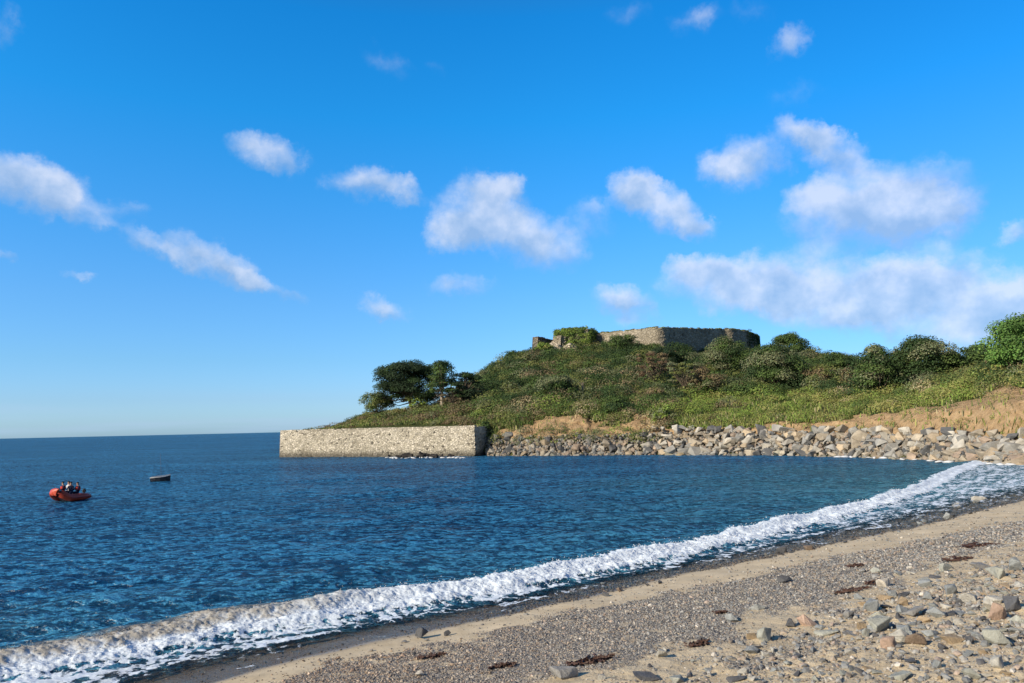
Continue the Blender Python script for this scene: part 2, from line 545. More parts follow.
def mat_hill():
    m, t = new_mat('hillside_earth')
    co = t.n('ShaderNodeNewGeometry').outputs['Position']
    cl = t.attr('cliff')
    n1 = t.noise(co, 0.25, 5, 0.65).outputs['Fac']
    n2 = t.noise(t.vmath('MULTIPLY', co, (1, 1, 0.6)), 1.0, 8, 0.75).outputs['Fac']
    veg = t.ramp(n1, [(0.3, (0.035, 0.05, 0.018)), (0.5, (0.075, 0.09, 0.03)), (0.7, (0.14, 0.12, 0.055))])
    er = t.ramp(n2, [(0.25, (0.17, 0.125, 0.08)), (0.42, (0.41, 0.275, 0.15)), (0.60, (0.55, 0.39, 0.22)), (0.78, (0.60, 0.50, 0.36))])
    er = t.mix(t.attr('foot'), er, (0.07, 0.062, 0.05))  # ground between the boulders darkened to stand for shade in the gaps
    f = t.mapr(t.math('ADD', cl, t.math('MULTIPLY', t.math('SUBTRACT', n2, 0.5), 0.5)), 0.4, 0.55)
    c = t.mix(f, veg, er)
    nb = t.bump(n2, 0.9, 0.9)
    finish(t, principled(t, color=c, rough=0.95, spec=0.1, normal=nb))
    return m


STONE = mat_stone()
LEAF = mat_vcol('foliage', 0.75, 0.2, 0.22)
PEBBLE = mat_vcol('pebbles', 0.7, 0.35, 0)
BARK = mat_plain('bark', (0.15, 0.12, 0.09), 0.95, 0.1, 3, 0.4)
DEADWOOD = mat_plain('bleached_wood', (0.33, 0.28, 0.22), 0.95, 0.1, 3, 0.3)
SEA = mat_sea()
FOAM = mat_foam()

# ------------------------------------------------------------------ shoreline curves (metres)
W = np.array([(-40, -10), (-20, 6), (-12, 12.5), (-7.9, 16.3), (-5.4, 19.2), (-2.6, 21.2), (1.07, 24.2), (7.4, 29.4), (15.4, 35.4), (20.8, 39.4),
              (28.6, 46.2), (36.2, 52.2), (45, 57.5), (56, 62), (66, 66), (110, 80)], float)
Cr = np.array([(-46, -8), (-26, 8.5), (-16.6, 15.0), (-11.4, 19.2), (-8.3, 21.8), (-5.0, 23.8), (-1.2, 26.5), (5, 31.3), (12.4, 38.2), (17.0, 42.8),
               (23.2, 49.2), (29.0, 56.0), (35.0, 64.0), (41.5, 73), (48.5, 82), (80, 120)], float)


def resample(C, n):
    d = np.concatenate([[0], np.cumsum(np.linalg.norm(np.diff(W, axis=0), axis=1))])
    tt = np.linspace(0, d[-1], n)
    out = np.stack([np.interp(tt, d, C[:, 0]), np.interp(tt, d, C[:, 1])], 1)
    k = max(3, int(n * 5.0 / d[-1]))
    ker = np.hanning(k + 2)[1:-1]
    ker /= ker.sum()
    pad = len(ker) // 2
    for j in range(2):
        ext = np.concatenate([np.full(pad, out[0, j]), out[:, j], np.full(pad, out[-1, j])])
        out[:, j] = np.convolve(ext, ker, 'same')[pad:pad + n]
    return out, tt


WS, WT = resample(W, 240)


def shore_s(x, y):
    """signed distance inland from the waterline"""
    x = np.asarray(x, float)
    y = np.asarray(y, float)
    best = np.full(x.shape, 1e9)
    sg = np.zeros(x.shape)
    C = WS[::4]
    for a, b in zip(C[:-1], C[1:]):
        d = b - a
        L2 = d @ d
        if L2 < 1e-6:
            continue
        u = np.clip(((x - a[0]) * d[0] + (y - a[1]) * d[1]) / L2, 0, 1)
        ex = x - a[0] - u * d[0]
        ey = y - a[1] - u * d[1]
        q = ex * ex + ey * ey
        m = q < best
        best = np.where(m, q, best)
        sg = np.where(m, d[0] * ey - d[1] * ex, sg)
    s = np.sqrt(best)
    return np.where(sg > 0, -s, s)


def beach_z(x, y, s=None):
    if s is None:
        s = shore_s(x, y)
    z = np.where(s < 0, 0.11 * s, 0.12 * s)
    z = np.where(s > 12, 1.44 + 0.09 * (s - 12), z)
    z = np.minimum(z, 3.0)
    z = np.maximum(z, -2.5)
    return z


def beach_h(x, y, s=None):
    x = np.atleast_1d(np.asarray(x, float))
    y = np.atleast_1d(np.asarray(y, float))
    if s is None:
        s = shore_s(x, y)
    z = beach_z(x, y, s)
    a = sstep(5, 11, s)
    z = z + 0.05 * fbm(P3(x * 0.35, y * 0.35), 3) + a * 0.055 * fbm(P3(x * 1.5, y * 1.5, 4), 3) + 0.012 * fbm(P3(x * 4, y * 4, 4), 2) * (0.3 + a)
    return z


def wave_h(x, y, r):
    """open-water surface height; fine chop fades out where the mesh cannot hold it"""
    c, s = math.cos(math.radians(25)), math.sin(math.radians(25))
    u = x * c + y * s
    v = -x * s + y * c
    cell = r * r / (EYE * FPX) * 0.5 + r / 900
    h = 0.10 * fbm(P3(u / 9, v / 3.2), 2) + 0.075 * fbm(P3(u / 3.6, v / 1.35, 3), 2) * sstep(1.2, 0.3, cell)
    c2, s2 = math.cos(math.radians(-8)), math.sin(math.radians(-8))
    h += 0.045 * fbm(P3((x * c2 + y * s2) / 1.3, (-x * s2 + y * c2) / 0.55, 7), 2) * sstep(0.4, 0.12, cell)
    return h


# ------------------------------------------------------------------ open sea
def make_sea():
    dep = np.concatenate([np.arange(330, 22, -0.5), 22 * 0.93 ** np.arange(0, 60)])
    r = EYE * FPX / dep
    r = r[r < 22000]
    r = np.concatenate([r, [30000]])
    az = np.radians(np.concatenate([np.linspace(-88, -38, 30, endpoint=False), np.linspace(-38, 38, 1150), np.linspace(38, 88, 31)[1:]]))
    Rr, A = np.meshgrid(r, az, indexing='ij')
    x = (Rr * np.sin(A)).ravel()
    y = (Rr * np.cos(A)).ravel()
    rr = Rr.ravel()
    s = shore_s(x, y)
    vs = strip_v(x, y)
    z = wave_h(x, y, rr)
    z = np.where(rr > 400, z * np.clip(400 / rr, 0, 1), z)
    z = z + 0.30 * np.sin((strip_d(x, y) - 4.5) * 0.9) * sstep(14, 4, strip_d(x, y)) * sstep(0, 1.5, strip_d(x, y)) * 0.35
    sink = sstep(2.4, 1.2, vs)
    z = z - sink * 0.9
    keep = (vs > 0.0)
    F = grid_faces(len(r), len(az))
    F = F[keep[F].all(1)]
    # shallow greener water in the sheltered corner of the bay and near the breakers
    sh = sstep(60, 5, -s) * sstep(-5, 35, x) * 0.75
    sh = np.maximum(sh, sstep(16, 3, -s) * 0.35)
    sh = np.clip(sh + 0.15 * fbm(P3(x / 12, y / 20), 3) * (sh > 0.05), 0, 1)
    sh = np.where(rr > 500, 0, sh)
    used = np.unique(F)
    mp = -np.ones(len(x), np.int64)
    mp[used] = np.arange(len(used))
    V = np.stack([x, y, z], 1)[used]
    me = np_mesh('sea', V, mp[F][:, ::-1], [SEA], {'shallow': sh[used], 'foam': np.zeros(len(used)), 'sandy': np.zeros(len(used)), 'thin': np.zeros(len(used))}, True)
    kind(link('sea', me), 'structure')


CS, _ = resample(Cr, 240)


def strip_d(x, y):
    """distance seaward from the crest line (negative landward)"""
    x = np.asarray(x, float)
    best = np.full(x.shape, 1e9)
    sg = np.zeros(x.shape)
    C = CS[::4]
    for a, b in zip(C[:-1], C[1:]):
        d = b - a
        L2 = d @ d
        if L2 < 1e-6:
            continue
        u = np.clip(((x - a[0]) * d[0] + (y - a[1]) * d[1]) / L2, 0, 1)
        ex = x - a[0] - u * d[0]
        ey = y - a[1] - u * d[1]
        q = ex * ex + ey * ey
        m = q < best
        best = np.where(m, q, best)
        sg = np.where(m, d[0] * ey - d[1] * ex, sg)
    return np.sqrt(best) * np.where(sg > 0, 1, -1)


strip_v = strip_d


# ------------------------------------------------------------------ surf: breaker, foam and swash
def make_surf():
    nt = 2600
    Wd, tt = resample(W, nt)
    Cd, _ = resample(Cr, nt)
    # more samples where the shore is near
    dcam = np.linalg.norm(Wd, axis=1)
    dens = 1.0 / np.clip(dcam, 14, 200)
    cum = np.concatenate([[0], np.cumsum(dens)])[:-1]
    cum /= cum[-1]
    q = np.interp(np.linspace(0.08, 1, nt), cum, np.arange(nt))
    Wd = np.stack([np.interp(q, np.arange(nt), Wd[:, j]) for j in range(2)], 1)
    Cd = np.stack([np.interp(q, np.arange(nt), Cd[:, j]) for j in range(2)], 1)
    tt = np.interp(q, np.arange(nt), tt)
    wid = np.linalg.norm(Cd - Wd, axis=1)
    out = (Cd - Wd) / wid[:, None]
    # rows: seaward d in metres (3.2 .. 0), then landward fraction 0..1
    dsea = np.linspace(3.4, 0, 60, endpoint=False)
    dl = np.linspace(0, 1.12, 150)
    nr = len(dsea) + len(dl)
    # crest meander
    me_ = 0.30 * fbm(P3(tt / 3.0, 0 * tt, 2), 3)
    edge = 0.10 * fbm(P3(tt / 2.6, 0 * tt, 9), 4)
    X = np.zeros((nr, nt))
    Y = np.zeros((nr, nt))
    V = np.zeros((nr, nt))
    D = np.zeros((nr, nt))
    for i, d in enumerate(dsea):
        p = Cd + out * (d + me_ * (1 - d / 3.4))[:, None]
        X[i], Y[i], V[i], D[i] = p[:, 0], p[:, 1], 0, -d
    for k, l in enumerate(dl):
        i = k + len(dsea)
        w = (1 - l) * wid + me_ * (1 - l) + edge * l * wid * 0.6
        p = Wd + out * w[:, None]
        X[i], Y[i], V[i], D[i] = p[:, 0], p[:, 1], l, l * wid
    x, y, v, d = X.ravel(), Y.ravel(), V.ravel(), D.ravel()
    T = np.tile(tt, nr)
    r = np.hypot(x, y)
    sea = wave_h(x, y, np.maximum(r, 1))
    far = sstep(40, 75, r)
    H = (0.41 + 0.13 * fbm(P3(T / 4, 0 * T, 5), 2)) * (1 - 0.35 * far)
    back = np.where(d < 0, sstep(-3.0, 0, d) ** 1.4, 0)
    front = np.where(d >= 0, 1 - sstep(0.05, 0.75, d) * 0.72 - sstep(0.7, 2.2, d) * 0.28, 0)
    z = sea * np.where(d < 0, 1, np.clip(1 - d, 0.15, 1)) + H * (back + front)
    s = shore_s(x, y)
    bz = beach_h(x, y, s)
    flat = np.maximum(bz + 0.025, 0.045)
    z = np.where(d >= 0, np.where(z > flat, z, flat), z)
    # boiling foam surface
    p3 = P3(x, y, z)
    # second, white rolling front just landward of the crest
    roll = np.exp(-((d - 0.85) / 0.40) ** 2) * (0.08 + 0.16 * np.clip(fbm(P3(T / 1.4, d / 2, 3), 3) + 0.2, 0, 1)) * (1 - 0.4 * far)
    z = z + roll
    body = sstep(-0.5, -0.1, d) * (1 - sstep(1.1, 1.9, d))
    lump = fbm(p3 * [3.2, 3.2, 2.4], 5, 0.66)
    ridged = 1 - np.abs(fbm(p3 * [6.5, 6.5, 4] + 9, 4, 0.6)) * 1.4
    z = z + body * (0.045 * lump + 0.02 * ridged)
    z = z + (1 - body) * np.where(d > 0, 0.02 * np.clip(lump, -0.4, 1) * (1 - sstep(0.8, 1.0, v)), 0)
    # foam amount
    left = sstep(-2.5, -8.5, x)
    foam = sstep(-0.55 - 0.1 * 0, 0.1, d + 0.25 * lump) * 1.0
    mid = 0.56 - 0.14 * sstep(-4, 3, x) - 0.26 * sstep(0.45, 1.0, v) + 0.34 * fbm(P3(T / 2.6, d / 0.6, 1), 4)
    mid = mid + 0.06 * sstep(0, 10, x) + 0.06 * sstep(45, 65, r) - 0.35 * sstep(0.62, 0.85, v) * sstep(2, -4, x)
    foam = np.where(d > 0, np.where(d < 0.9, 1.0, 1 - sstep(0.9, 1.4, d) * (1 - np.clip(mid, 0, 1))), foam)
    foam = np.clip(foam, 0, 1)
    edgefoam = np.exp(-((v - 0.97 - 0.02 * lump) / 0.018) ** 2) * 0.5 * (0.5 + 0.8 * fbm(P3(T / 1.5, 0 * T, 8), 2))
    foam = np.clip(np.maximum(foam, edgefoam), 0, 1) - 0.25 * sstep(0.15, 0.6, -lump) * (d > 1.1)
    foam = np.clip(foam, 0, 1)
    foam *= sstep(1.10, 1.02, v)
    sandy = left * sstep(-1.2, -0.2, d) * (1 - sstep(0.25, 0.75, d - 0.3 * lump)) * np.clip(0.85 + 0.5 * lump, 0, 1)
    sandy = np.maximum(sandy, 0.5 * sstep(1.5, 2.5, d) * np.clip(0.4 + fbm(P3(x / 1.3, y / 1.3, 2), 3), 0, 1) * left)
    thin = np.where(d > 1.0, sstep(0.25, 0.8, v) * 0.85, 0)
    thin = np.maximum(thin, sstep(1.0, 1.06, v))
    sh = sstep(-6, 0, d) * 0.35
    sh = np.maximum(sh, sstep(60, 5, -s) * sstep(-5, 35, x) * 0.75)
    z = z - sstep(-2.9, -3.4, d) * 0.05 + 0.012
    z = np.where(v > 1.02, np.minimum(z, bz - 0.03 * sstep(1.02, 1.1, v) + 0.02), z)
    keep = np.ones(len(x), bool)
    F = grid_faces(nr, nt)
    ce = (x[F].mean(1) < 62)
    F = F[ce]
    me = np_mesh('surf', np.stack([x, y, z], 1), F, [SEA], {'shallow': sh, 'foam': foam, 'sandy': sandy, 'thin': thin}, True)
    o = kind(link('breaking_surf', me), 'stuff')
    # spray: small flecks thrown off the crest and the rolling front
    rs = np.random.RandomState(5)
    idx = np.where((d > -0.25) & (d < 1.5) & (r < 75))[0]
    w = 1.0 / np.clip(r[idx], 15, 80) ** 1.0
    w = w * np.where(lump[idx] > 0.1, 3, 0.6)
    pick = rs.choice(idx, 8000, p=w / w.sum())
    up = rs.exponential(0.055, len(pick)) * np.where(rs.rand(len(pick)) < 0.15, 2.2, 1)
    pos = np.stack([x[pick], y[pick], z[pick] + up], 1) + rs.normal(0, 0.04, (len(pick), 3)) * [1, 1, 0.5]
    size = rs.uniform(0.006, 0.022, len(pick)) * np.clip(r[pick] / 25, 0.8, 1.6) * np.exp(-up * 2)
    tone = np.tile([0.82, 0.84, 0.86], (len(pick), 1))
    lf = (sandy[pick] > 0.4)
    tone[lf] = [0.55, 0.50, 0.42]
    V, F, T3 = scatter(OCTA, pos, size[:, None] * rs.uniform(0.6, 1.5, (len(pick), 3)), rs, tone)
    kind(link('sea_spray', np_mesh('spray', V, F, [FOAM], {'tone': T3})), 'stuff')


# ------------------------------------------------------------------ merged scatter of tiny stones / flecks
_o = np.array([(1, 0, 0), (-1, 0, 0), (0, 1, 0), (0, -1, 0), (0, 0, 1), (0, 0, -1)], float)
OCTA = [(_o, np.array([(0, 2, 4), (2, 1, 4), (1, 3, 4), (3, 0, 4), (2, 0, 5), (1, 2, 5), (3, 1, 5), (0, 3, 5)]))]


def ico(jit, seed):
    bm = bmesh.new()
    bmesh.ops.create_icosphere(bm, subdivisions=1, radius=1)
    V = np.array([v.co[:] for v in bm.verts])
    F = np.array([[v.index for v in f.verts] for f in bm.faces])
    bm.free()
    V = V * (1 + np.random.RandomState(seed).uniform(-jit, jit, (len(V), 1)))
    return V, F


PEBS = [ico(0.28, k) for k in range(8)]


def rotm(rs, n, tilt=None):
    q = rs.normal(size=(n, 4))
    if tilt is not None:
        a = rs.uniform(0, 2 * np.pi, n)
        q = np.stack([np.cos(a / 2), rs.normal(0, tilt, n), rs.normal(0, tilt, n), np.sin(a / 2)], 1)
    q /= np.linalg.norm(q, axis=1)[:, None]
    w, x, y, z = q.T
    return np.stack([np.stack([1 - 2 * (y * y + z * z), 2 * (x * y - z * w), 2 * (x * z + y * w)], 1),
                     np.stack([2 * (x * y + z * w), 1 - 2 * (x * x + z * z), 2 * (y * z - x * w)], 1),
                     np.stack([2 * (x * z - y * w), 2 * (y * z + x * w), 1 - 2 * (x * x + y * y)], 1)], 1)


def scatter(protos, pos, scale, rs, tone, tilt=None):
    n = len(pos)
    Rm = rotm(rs, n, tilt)
    which = rs.randint(0, len(protos), n)
    Vs, Fs, Ts = [], [], []
    off = 0
    for k, (pv, pf) in enumerate(protos):
        m = np.where(which == k)[0]
        if not len(m):
            continue
        v = pv[None] * scale[m][:, None, :]
        v = np.einsum('nij,nkj->nki', Rm[m], v) + pos[m][:, None, :]
        f = pf[None] + (np.arange(len(m)) * len(pv))[:, None, None] + off
        Vs.append(v.reshape(-1, 3))
        Fs.append(f.reshape(-1, pf.shape[1]))
        Ts.append(np.repeat(tone[m], len(pv), 0))
        off += len(m) * len(pv)
    return np.concatenate(Vs), np.concatenate(Fs), np.concatenate(Ts)


# ------------------------------------------------------------------ beach
def shingle_amount(x, y, s):
    n = fbm(P3(x / 2.2, y / 2.2, 1), 4)
    n2 = fbm(P3(x / 0.7, y / 0.7, 5), 3)
    lo = 2.1 + 0.10 * np.clip(x, -5, 30)
    band = sstep(lo - 0.4, lo + 0.6, s + 0.7 * n + 0.35 * n2) * (1 - sstep(6.8, 9.2, s + 1.8 * n))
    wetb = sstep(-4, 2, x) * 0.85 * (1 - sstep(0.1, 0.75, s + 0.6 * n))
    patch = 0.55 * sstep(0.15, 0.6, n + 0.3 * n2) * sstep(8, 10, s)
    return np.clip(np.maximum(np.maximum(band * (0.8 + 0.5 * n2), wetb), patch), 0, 1)


def make_beach():
    dep = np.concatenate([np.arange(1400, 340, -8), np.arange(340, 26, -0.8)])
    r = EYE * FPX / dep
    az = np.radians(np.concatenate([np.linspace(-85, -40, 40, endpoint=False), np.linspace(-40, 60, 900), np.linspace(60, 120, 40)[1:]]))
    Rr, A = np.meshgrid(r, az, indexing='ij')
    x, y = (Rr * np.sin(A)).ravel(), (Rr * np.cos(A)).ravel()
    s = shore_s(x, y)
    z = beach_h(x, y, s)
    F = grid_faces(len(r), len(az))
    F = F[(s > -22)[F].all(1) & (x[F].max(1) < 95)]
    sh = shingle_amount(x, y, s)
    n = fbm(P3(x / 3, y / 3, 2), 3)
    wet = 1 - sstep(0.0, 0.75, s + 0.3 * n)
    sm = sstep(4.5, 2.5, s) * sstep(0, 0.5, s)
    used = np.unique(F)
    mp = -np.ones(len(x), np.int64)
    mp[used] = np.arange(len(used))
    me = np_mesh('beach', np.stack([x, y, z], 1)[used], mp[F][:, ::-1], [mat_beach()],
                 {'shingle': sh[used], 'wet': wet[used], 'smooth': sm[used]}, True)
    kind(link('beach', me), 'structure')
    # shingle as real pebbles
    rs = np.random.RandomState(3)
    N = 900000
    rr = 7 * (70 / 7) ** (rs.rand(N) ** 0.9)
    aa = np.radians(rs.uniform(-44, 40, N))
    px, py = rr * np.sin(aa), rr * np.cos(aa)
    ss = shore_s(px, py)
    a = shingle_amount(px, py, ss)
    sparse = 0.30 * sstep(8, 10.5, ss) + 0.05
    keep = (rs.rand(N) < np.clip(a ** 1.5 + sparse, 0, 1) * 0.62) & (ss > -3.5) & (ss < 20)
    keep &= rs.rand(N) < np.clip(rr / 16, 0.25, 1)
    px, py, ss, rr = px[keep], py[keep], ss[keep], rr[keep]
    m = min(len(px), 130000)
    px, py, ss, rr = px[:m], py[:m], ss[:m], rr[:m]
    size = np.exp(rs.normal(math.log(0.0145), 0.42, m)) * np.clip(rr / 18, 0.85, 2.2)
    size = np.clip(size, 0.008, 0.09)
    pal = np.array([(0.30, 0.30, 0.29), (0.22, 0.23, 0.235), (0.38, 0.36, 0.32), (0.33, 0.28, 0.225), (0.12, 0.12, 0.125), (0.38, 0.31, 0.26), (0.55, 0.52, 0.47), (0.26, 0.22, 0.18)])
    tone = pal[rs.choice(len(pal), m, p=[.22, .2, .15, .13, .12, .06, .05, .07])] * rs.uniform(0.68, 1.12, (m, 1))
    tone = tone * [1.02, 1.0, 0.96]
    # browner shingle toward the left end
    br = sstep(4, -6, px)[:, None] * 0.6
    tone = tone * (1 - br) + tone * np.array([1.15, 0.88, 0.66]) * br
    coarse = (ss > 8.5) & (px > 2) & (rs.rand(m) < 0.05 + 0.06 * sstep(4, 8, px))
    size = np.where(coarse, rs.uniform(0.02, 0.075, m), size)
    wetp = (ss < 0.7 + 0.3 * rs.rand(m))
    tone[wetp] *= 0.38
    z = beach_h(px, py, ss)
    pos = np.stack([px, py, z + size * 0.25], 1)
    sc = size[:, None] * np.stack([rs.uniform(0.9, 1.5, m), rs.uniform(0.7, 1.1, m), rs.uniform(0.45, 0.8, m)], 1)
    V, F, T3 = scatter(PEBS, pos, sc, rs, tone, 0.25)
    kind(link('shingle', np_mesh('shingle', V, F, [PEBBLE], {'tone': T3})), 'stuff')


# ------------------------------------------------------------------ angular stones
def rock_mesh(name, seed, npts=13, flat=1.0, bev=0.05):
    rs = random.Random(seed)
    bm = bmesh.new()
    for _ in range(npts):
        v = Vector((rs.gauss(0, 1), rs.gauss(0, 1), rs.gauss(0, 1))).normalized() * rs.uniform(0.8, 1.08)
        bm.verts.new((v.x, v.y, v.z * flat))
    r = bmesh.ops.convex_hull(bm, input=bm.verts[:])
    bmesh.ops.delete(bm, geom=[g for g in r['geom_interior'] if isinstance(g, bmesh.types.BMVert)], context='VERTS')
    bmesh.ops.dissolve_limit(bm, angle_limit=math.radians(14), verts=bm.verts[:], edges=bm.edges[:])
    try:
        bmesh.ops.bevel(bm, geom=bm.edges[:], offset=bev, segments=1, affect='EDGES', clamp_overlap=True)
    except Exception:
        pass
    bmesh.ops.triangulate(bm, faces=[f for f in bm.faces if len(f.verts) > 4])
    for _ in range(2):
        bmesh.ops.subdivide_edges(bm, edges=[e for e in bm.edges if e.calc_length() > 0.45], cuts=1, use_grid_fill=True)
    co = np.array([v.co[:] for v in bm.verts])
    n = fbm(co * 1.7 + seed * 3.1, 3)
    for v, k in zip(bm.verts, n):
        v.co *= 1 + 0.05 * k
    return bm_mesh(name, bm, [STONE])


make_beach()
make_sea()
make_surf()
ROCKS = [rock_mesh('rock_shape', 100 + k, random.Random(k).choice([8, 9, 10, 12]), random.Random(k).uniform(0.7, 1.0)) for k in range(18)]
FLATS = [rock_mesh('stone_shape', 300 + k, random.Random(k).choice([8, 9, 11]), random.Random(k).uniform(0.42, 0.75)) for k in range(14)]
SLAB = rock_mesh('slab_shape', 501, 12, 0.4)


def stone(name, me, loc, sc, rot, col):
    o = link(name, me, None, loc)
    o.scale = sc
    o.rotation_euler = rot
    o.color = (*col, 1)
    return o


STONE_COL = {
    'blue grey': (0.30, 0.325, 0.33), 'greenish grey': (0.39, 0.405, 0.36), 'pale grey': (0.50, 0.49, 0.44), 'dark grey': (0.12, 0.125, 0.135),
    'tan': (0.42, 0.33, 0.22), 'pink': (0.50, 0.37, 0.29), 'white': (0.66, 0.62, 0.54), 'brown': (0.22, 0.17, 0.13), 'grey': (0.31, 0.31, 0.30),
}


def ground_at(px, py):
    """where the ray through a pixel meets the beach"""
    d = ray(px, py)
    k0, k1 = 3.0, 140.0
    for _ in range(18):
        k = (k0 + k1) / 2
        p = Vector((0, 0, EYE)) + d * k
        if p.z > beach_h(p.x, p.y)[0]:
            k0 = k
        else:
            k1 = k
    return Vector((0, 0, EYE)) + d * k0


def make_beach_stones():
    rnd = random.Random(42)
    # px, py (base centre), width px, height px, colour, label
    big = [
        (563, 680, 38, 13, 'grey', 'long rounded grey stone lying beside the brown seaweed strand'),
        (648, 683, 30, 9, 'dark grey', 'dark flat stone in the sand near the frame edge, left of a pale slab'),
        (678, 683, 30, 8, 'greenish grey', 'greenish slab half sunk in sand beside a dark flat stone'),
        (663, 658, 14, 11, 'pale grey', 'small upright pale stone alone on sand right of the seaweed'),
        (703, 645, 16, 9, 'dark grey', 'low dark grey stone at the lower edge of the shingle'),
        (759, 610, 20, 11, 'blue grey', 'blue grey pointed stone standing alone on shingle'),
        (734, 622, 16, 9, 'blue grey', 'small blue grey stone in shingle below a pointed stone'),
        (769, 642, 22, 17, 'greenish grey', 'upright greenish block with a lit left face on the sand'),
        (754, 641, 13, 11, 'tan', 'small tan stone leaning beside the upright greenish block'),
        (810, 626, 20, 13, 'pink', 'pink stone on the shingle edge left of the stone cluster'),
        (830, 636, 26, 12, 'greenish grey', 'low greenish stone right of the pink stone'),
        (792, 628, 16, 9, 'dark grey', 'dark grey stone left of the pink stone'),
        (751, 656, 18, 9, 'blue grey', 'flat bluish stone in front of the tan leaning stone'),
        (785, 583, 18, 9, 'dark grey', 'dark grey cobble on shingle near the seaweed strands'),
        (886, 587, 17, 10, 'white', 'bright white stone beside dark seaweed on shingle'),
        (949, 572, 17, 12, 'greenish grey', 'pale greenish block farthest up the shingle in the cluster'),
        (928, 588, 15, 12, 'blue grey', 'blue grey wedge stone with a sharp shaded side'),
        (851, 619, 15, 12, 'grey', 'grey stone at the left edge of the stone cluster'),
        (872, 612, 22, 18, 'blue grey', 'tall rounded blue grey stone in the middle of the cluster'),
        (880, 617, 19, 9, 'greenish grey', 'low greenish stone touching the tall rounded one'),
        (885, 633, 28, 22, 'greenish grey', 'square greenish slab standing on edge in the stone cluster'),
        (869, 637, 12, 10, 'greenish grey', 'small dark backed stone left of the standing square slab'),
        (916, 617, 30, 13, 'grey', 'broad low grey stone right of the standing square slab'),
        (941, 619, 24, 13, 'blue grey', 'rounded purple grey stone next to the broad low stone'),
        (962, 616, 20, 9, 'blue grey', 'low blue grey stone with a cracked top, right of the rounded one'),
        (905, 606, 18, 9, 'tan', 'tan flat stone above the broad low grey stone'),
        (893, 650, 20, 15, 'pink', 'pale pink stone with a black shaded right side'),
        (905, 644, 24, 15, 'pale grey', 'pale grey stone behind the pink and black stone'),
        (922, 647, 28, 12, 'brown', 'brown mottled flat stone in the sand'),
        (958, 645, 24, 14, 'tan', 'tan and grey stone with a dark hollow right side'),
        (972, 643, 14, 8, 'dark grey', 'small dark stone touching the tan and grey stone'),
        (1002, 621, 24, 20, 'pink', 'largest pink stone, beside the tall dark slabs'),
        (994, 615, 14, 20, 'pale grey', 'tall pale wedge left of the dark slab'),
        (1013, 612, 22, 24, 'dark grey', 'tall dark slab leaning behind the pink stone'),
        (1003, 645, 32, 17, 'greenish grey', 'broad greenish boulder below the large pink stone'),
        (1004, 669, 20, 14, 'pale grey', 'pale hooked stone on open sand below the broad greenish one'),
        (903, 681, 28, 15, 'greenish grey', 'greenish grey flat stone cut by the frame bottom'),
        (976, 682, 24, 12, 'greenish grey', 'flat greenish stone at the frame bottom below open sand'),
        (738, 682, 20, 10, 'dark grey', 'dark stone at the frame bottom left of the stone cluster'),
        (930, 600, 16, 8, 'blue grey', 'blue grey stone in the upper middle of the cluster'),
        (955, 594, 18, 12, 'blue grey', 'blue grey stone with a dark side at the top of the cluster'),
        (965, 604, 14, 11, 'dark grey', 'dark grey stone between two blue grey ones'),
        (974, 602, 24, 11, 'pale grey', 'pale grey slab at the right of the cluster top'),
        (985, 570, 20, 10, 'grey', 'grey stone by the frame edge beside shingle'),
        (1002, 578, 30, 14, 'greenish grey', 'wide greenish stone near the frame edge above the tall slabs'),
        (1019, 572, 16, 20, 'blue grey', 'steep blue grey stone at the frame edge on shingle'),
        (782, 553, 14, 11, 'dark grey', 'round grey boulder at the wet edge of the sand'),
        (736, 552, 12, 8, 'dark grey', 'dark boulder in the swash left of the round grey one'),
        (810, 550, 14, 6, 'brown', 'low brown stone lying on smooth sand'),
        (640, 570, 18, 7, 'dark grey', 'dark boulder awash in foam'),
        (606, 597, 9, 7, 'dark grey', 'small black stone on the smooth sand strip'),
        (619, 592, 9, 5, 'brown', 'brownish stone lying near the smallest black stone on sand'),
        (421, 639, 16, 12, 'dark grey', 'dark rounded stone at the edge of shingle and sand'),
        (447, 636, 8, 6, 'dark grey', 'tiny dark stone right of the rounded one on sand'),
        (418, 677, 10, 6, 'white', 'small white stone low in the brown shingle'),
        (949, 519, 10, 8, 'blue grey', 'grey boulder on sand above the pebbly wet edge'),
        (849, 531, 12, 6, 'dark grey', 'dark stone at the pebbly wet edge below the surf'),
        (981, 503, 16, 10, 'pale grey', 'pale rock among dark cobbles by the swash'),
        (958, 508, 9, 8, 'pale grey', 'small pale rock left of the larger pale rock in dark cobbles'),
    ]
    taken = []
    for k, (px, py, w, h, c, lab) in enumerate(big):
        p = ground_at(px, py)
        r = p.y
        wm, hm = w / FPX * r, h / FPX * r
        me = (ROCKS if h / w > 0.62 else FLATS)[k % 14]
        if 'slab' in lab and h > 18:
            me = ROCKS[k % 18]
        fl = 0.95 if me in ROCKS else 0.6
        sc = (wm * 0.52, wm * 0.42, hm * 0.66 / fl)
        p.z = beach_h(p.x, p.y + wm * 0.3)[0] + hm * 0.28
        p.y += wm * 0.3
        jf = rnd.uniform(0.9, 1.1)
        col = tuple(v * jf for v in STONE_COL[c])
        o = stone('beach_stone', me, p, sc, (rnd.uniform(-.15, .15), rnd.uniform(-.15, .15), rnd.uniform(-0.6, 0.6)), col)
        tag(o, lab, 'stone', 'stones lying on the beach')
        taken.append((px, py))
    # many smaller ones, still single stones
    n = 0
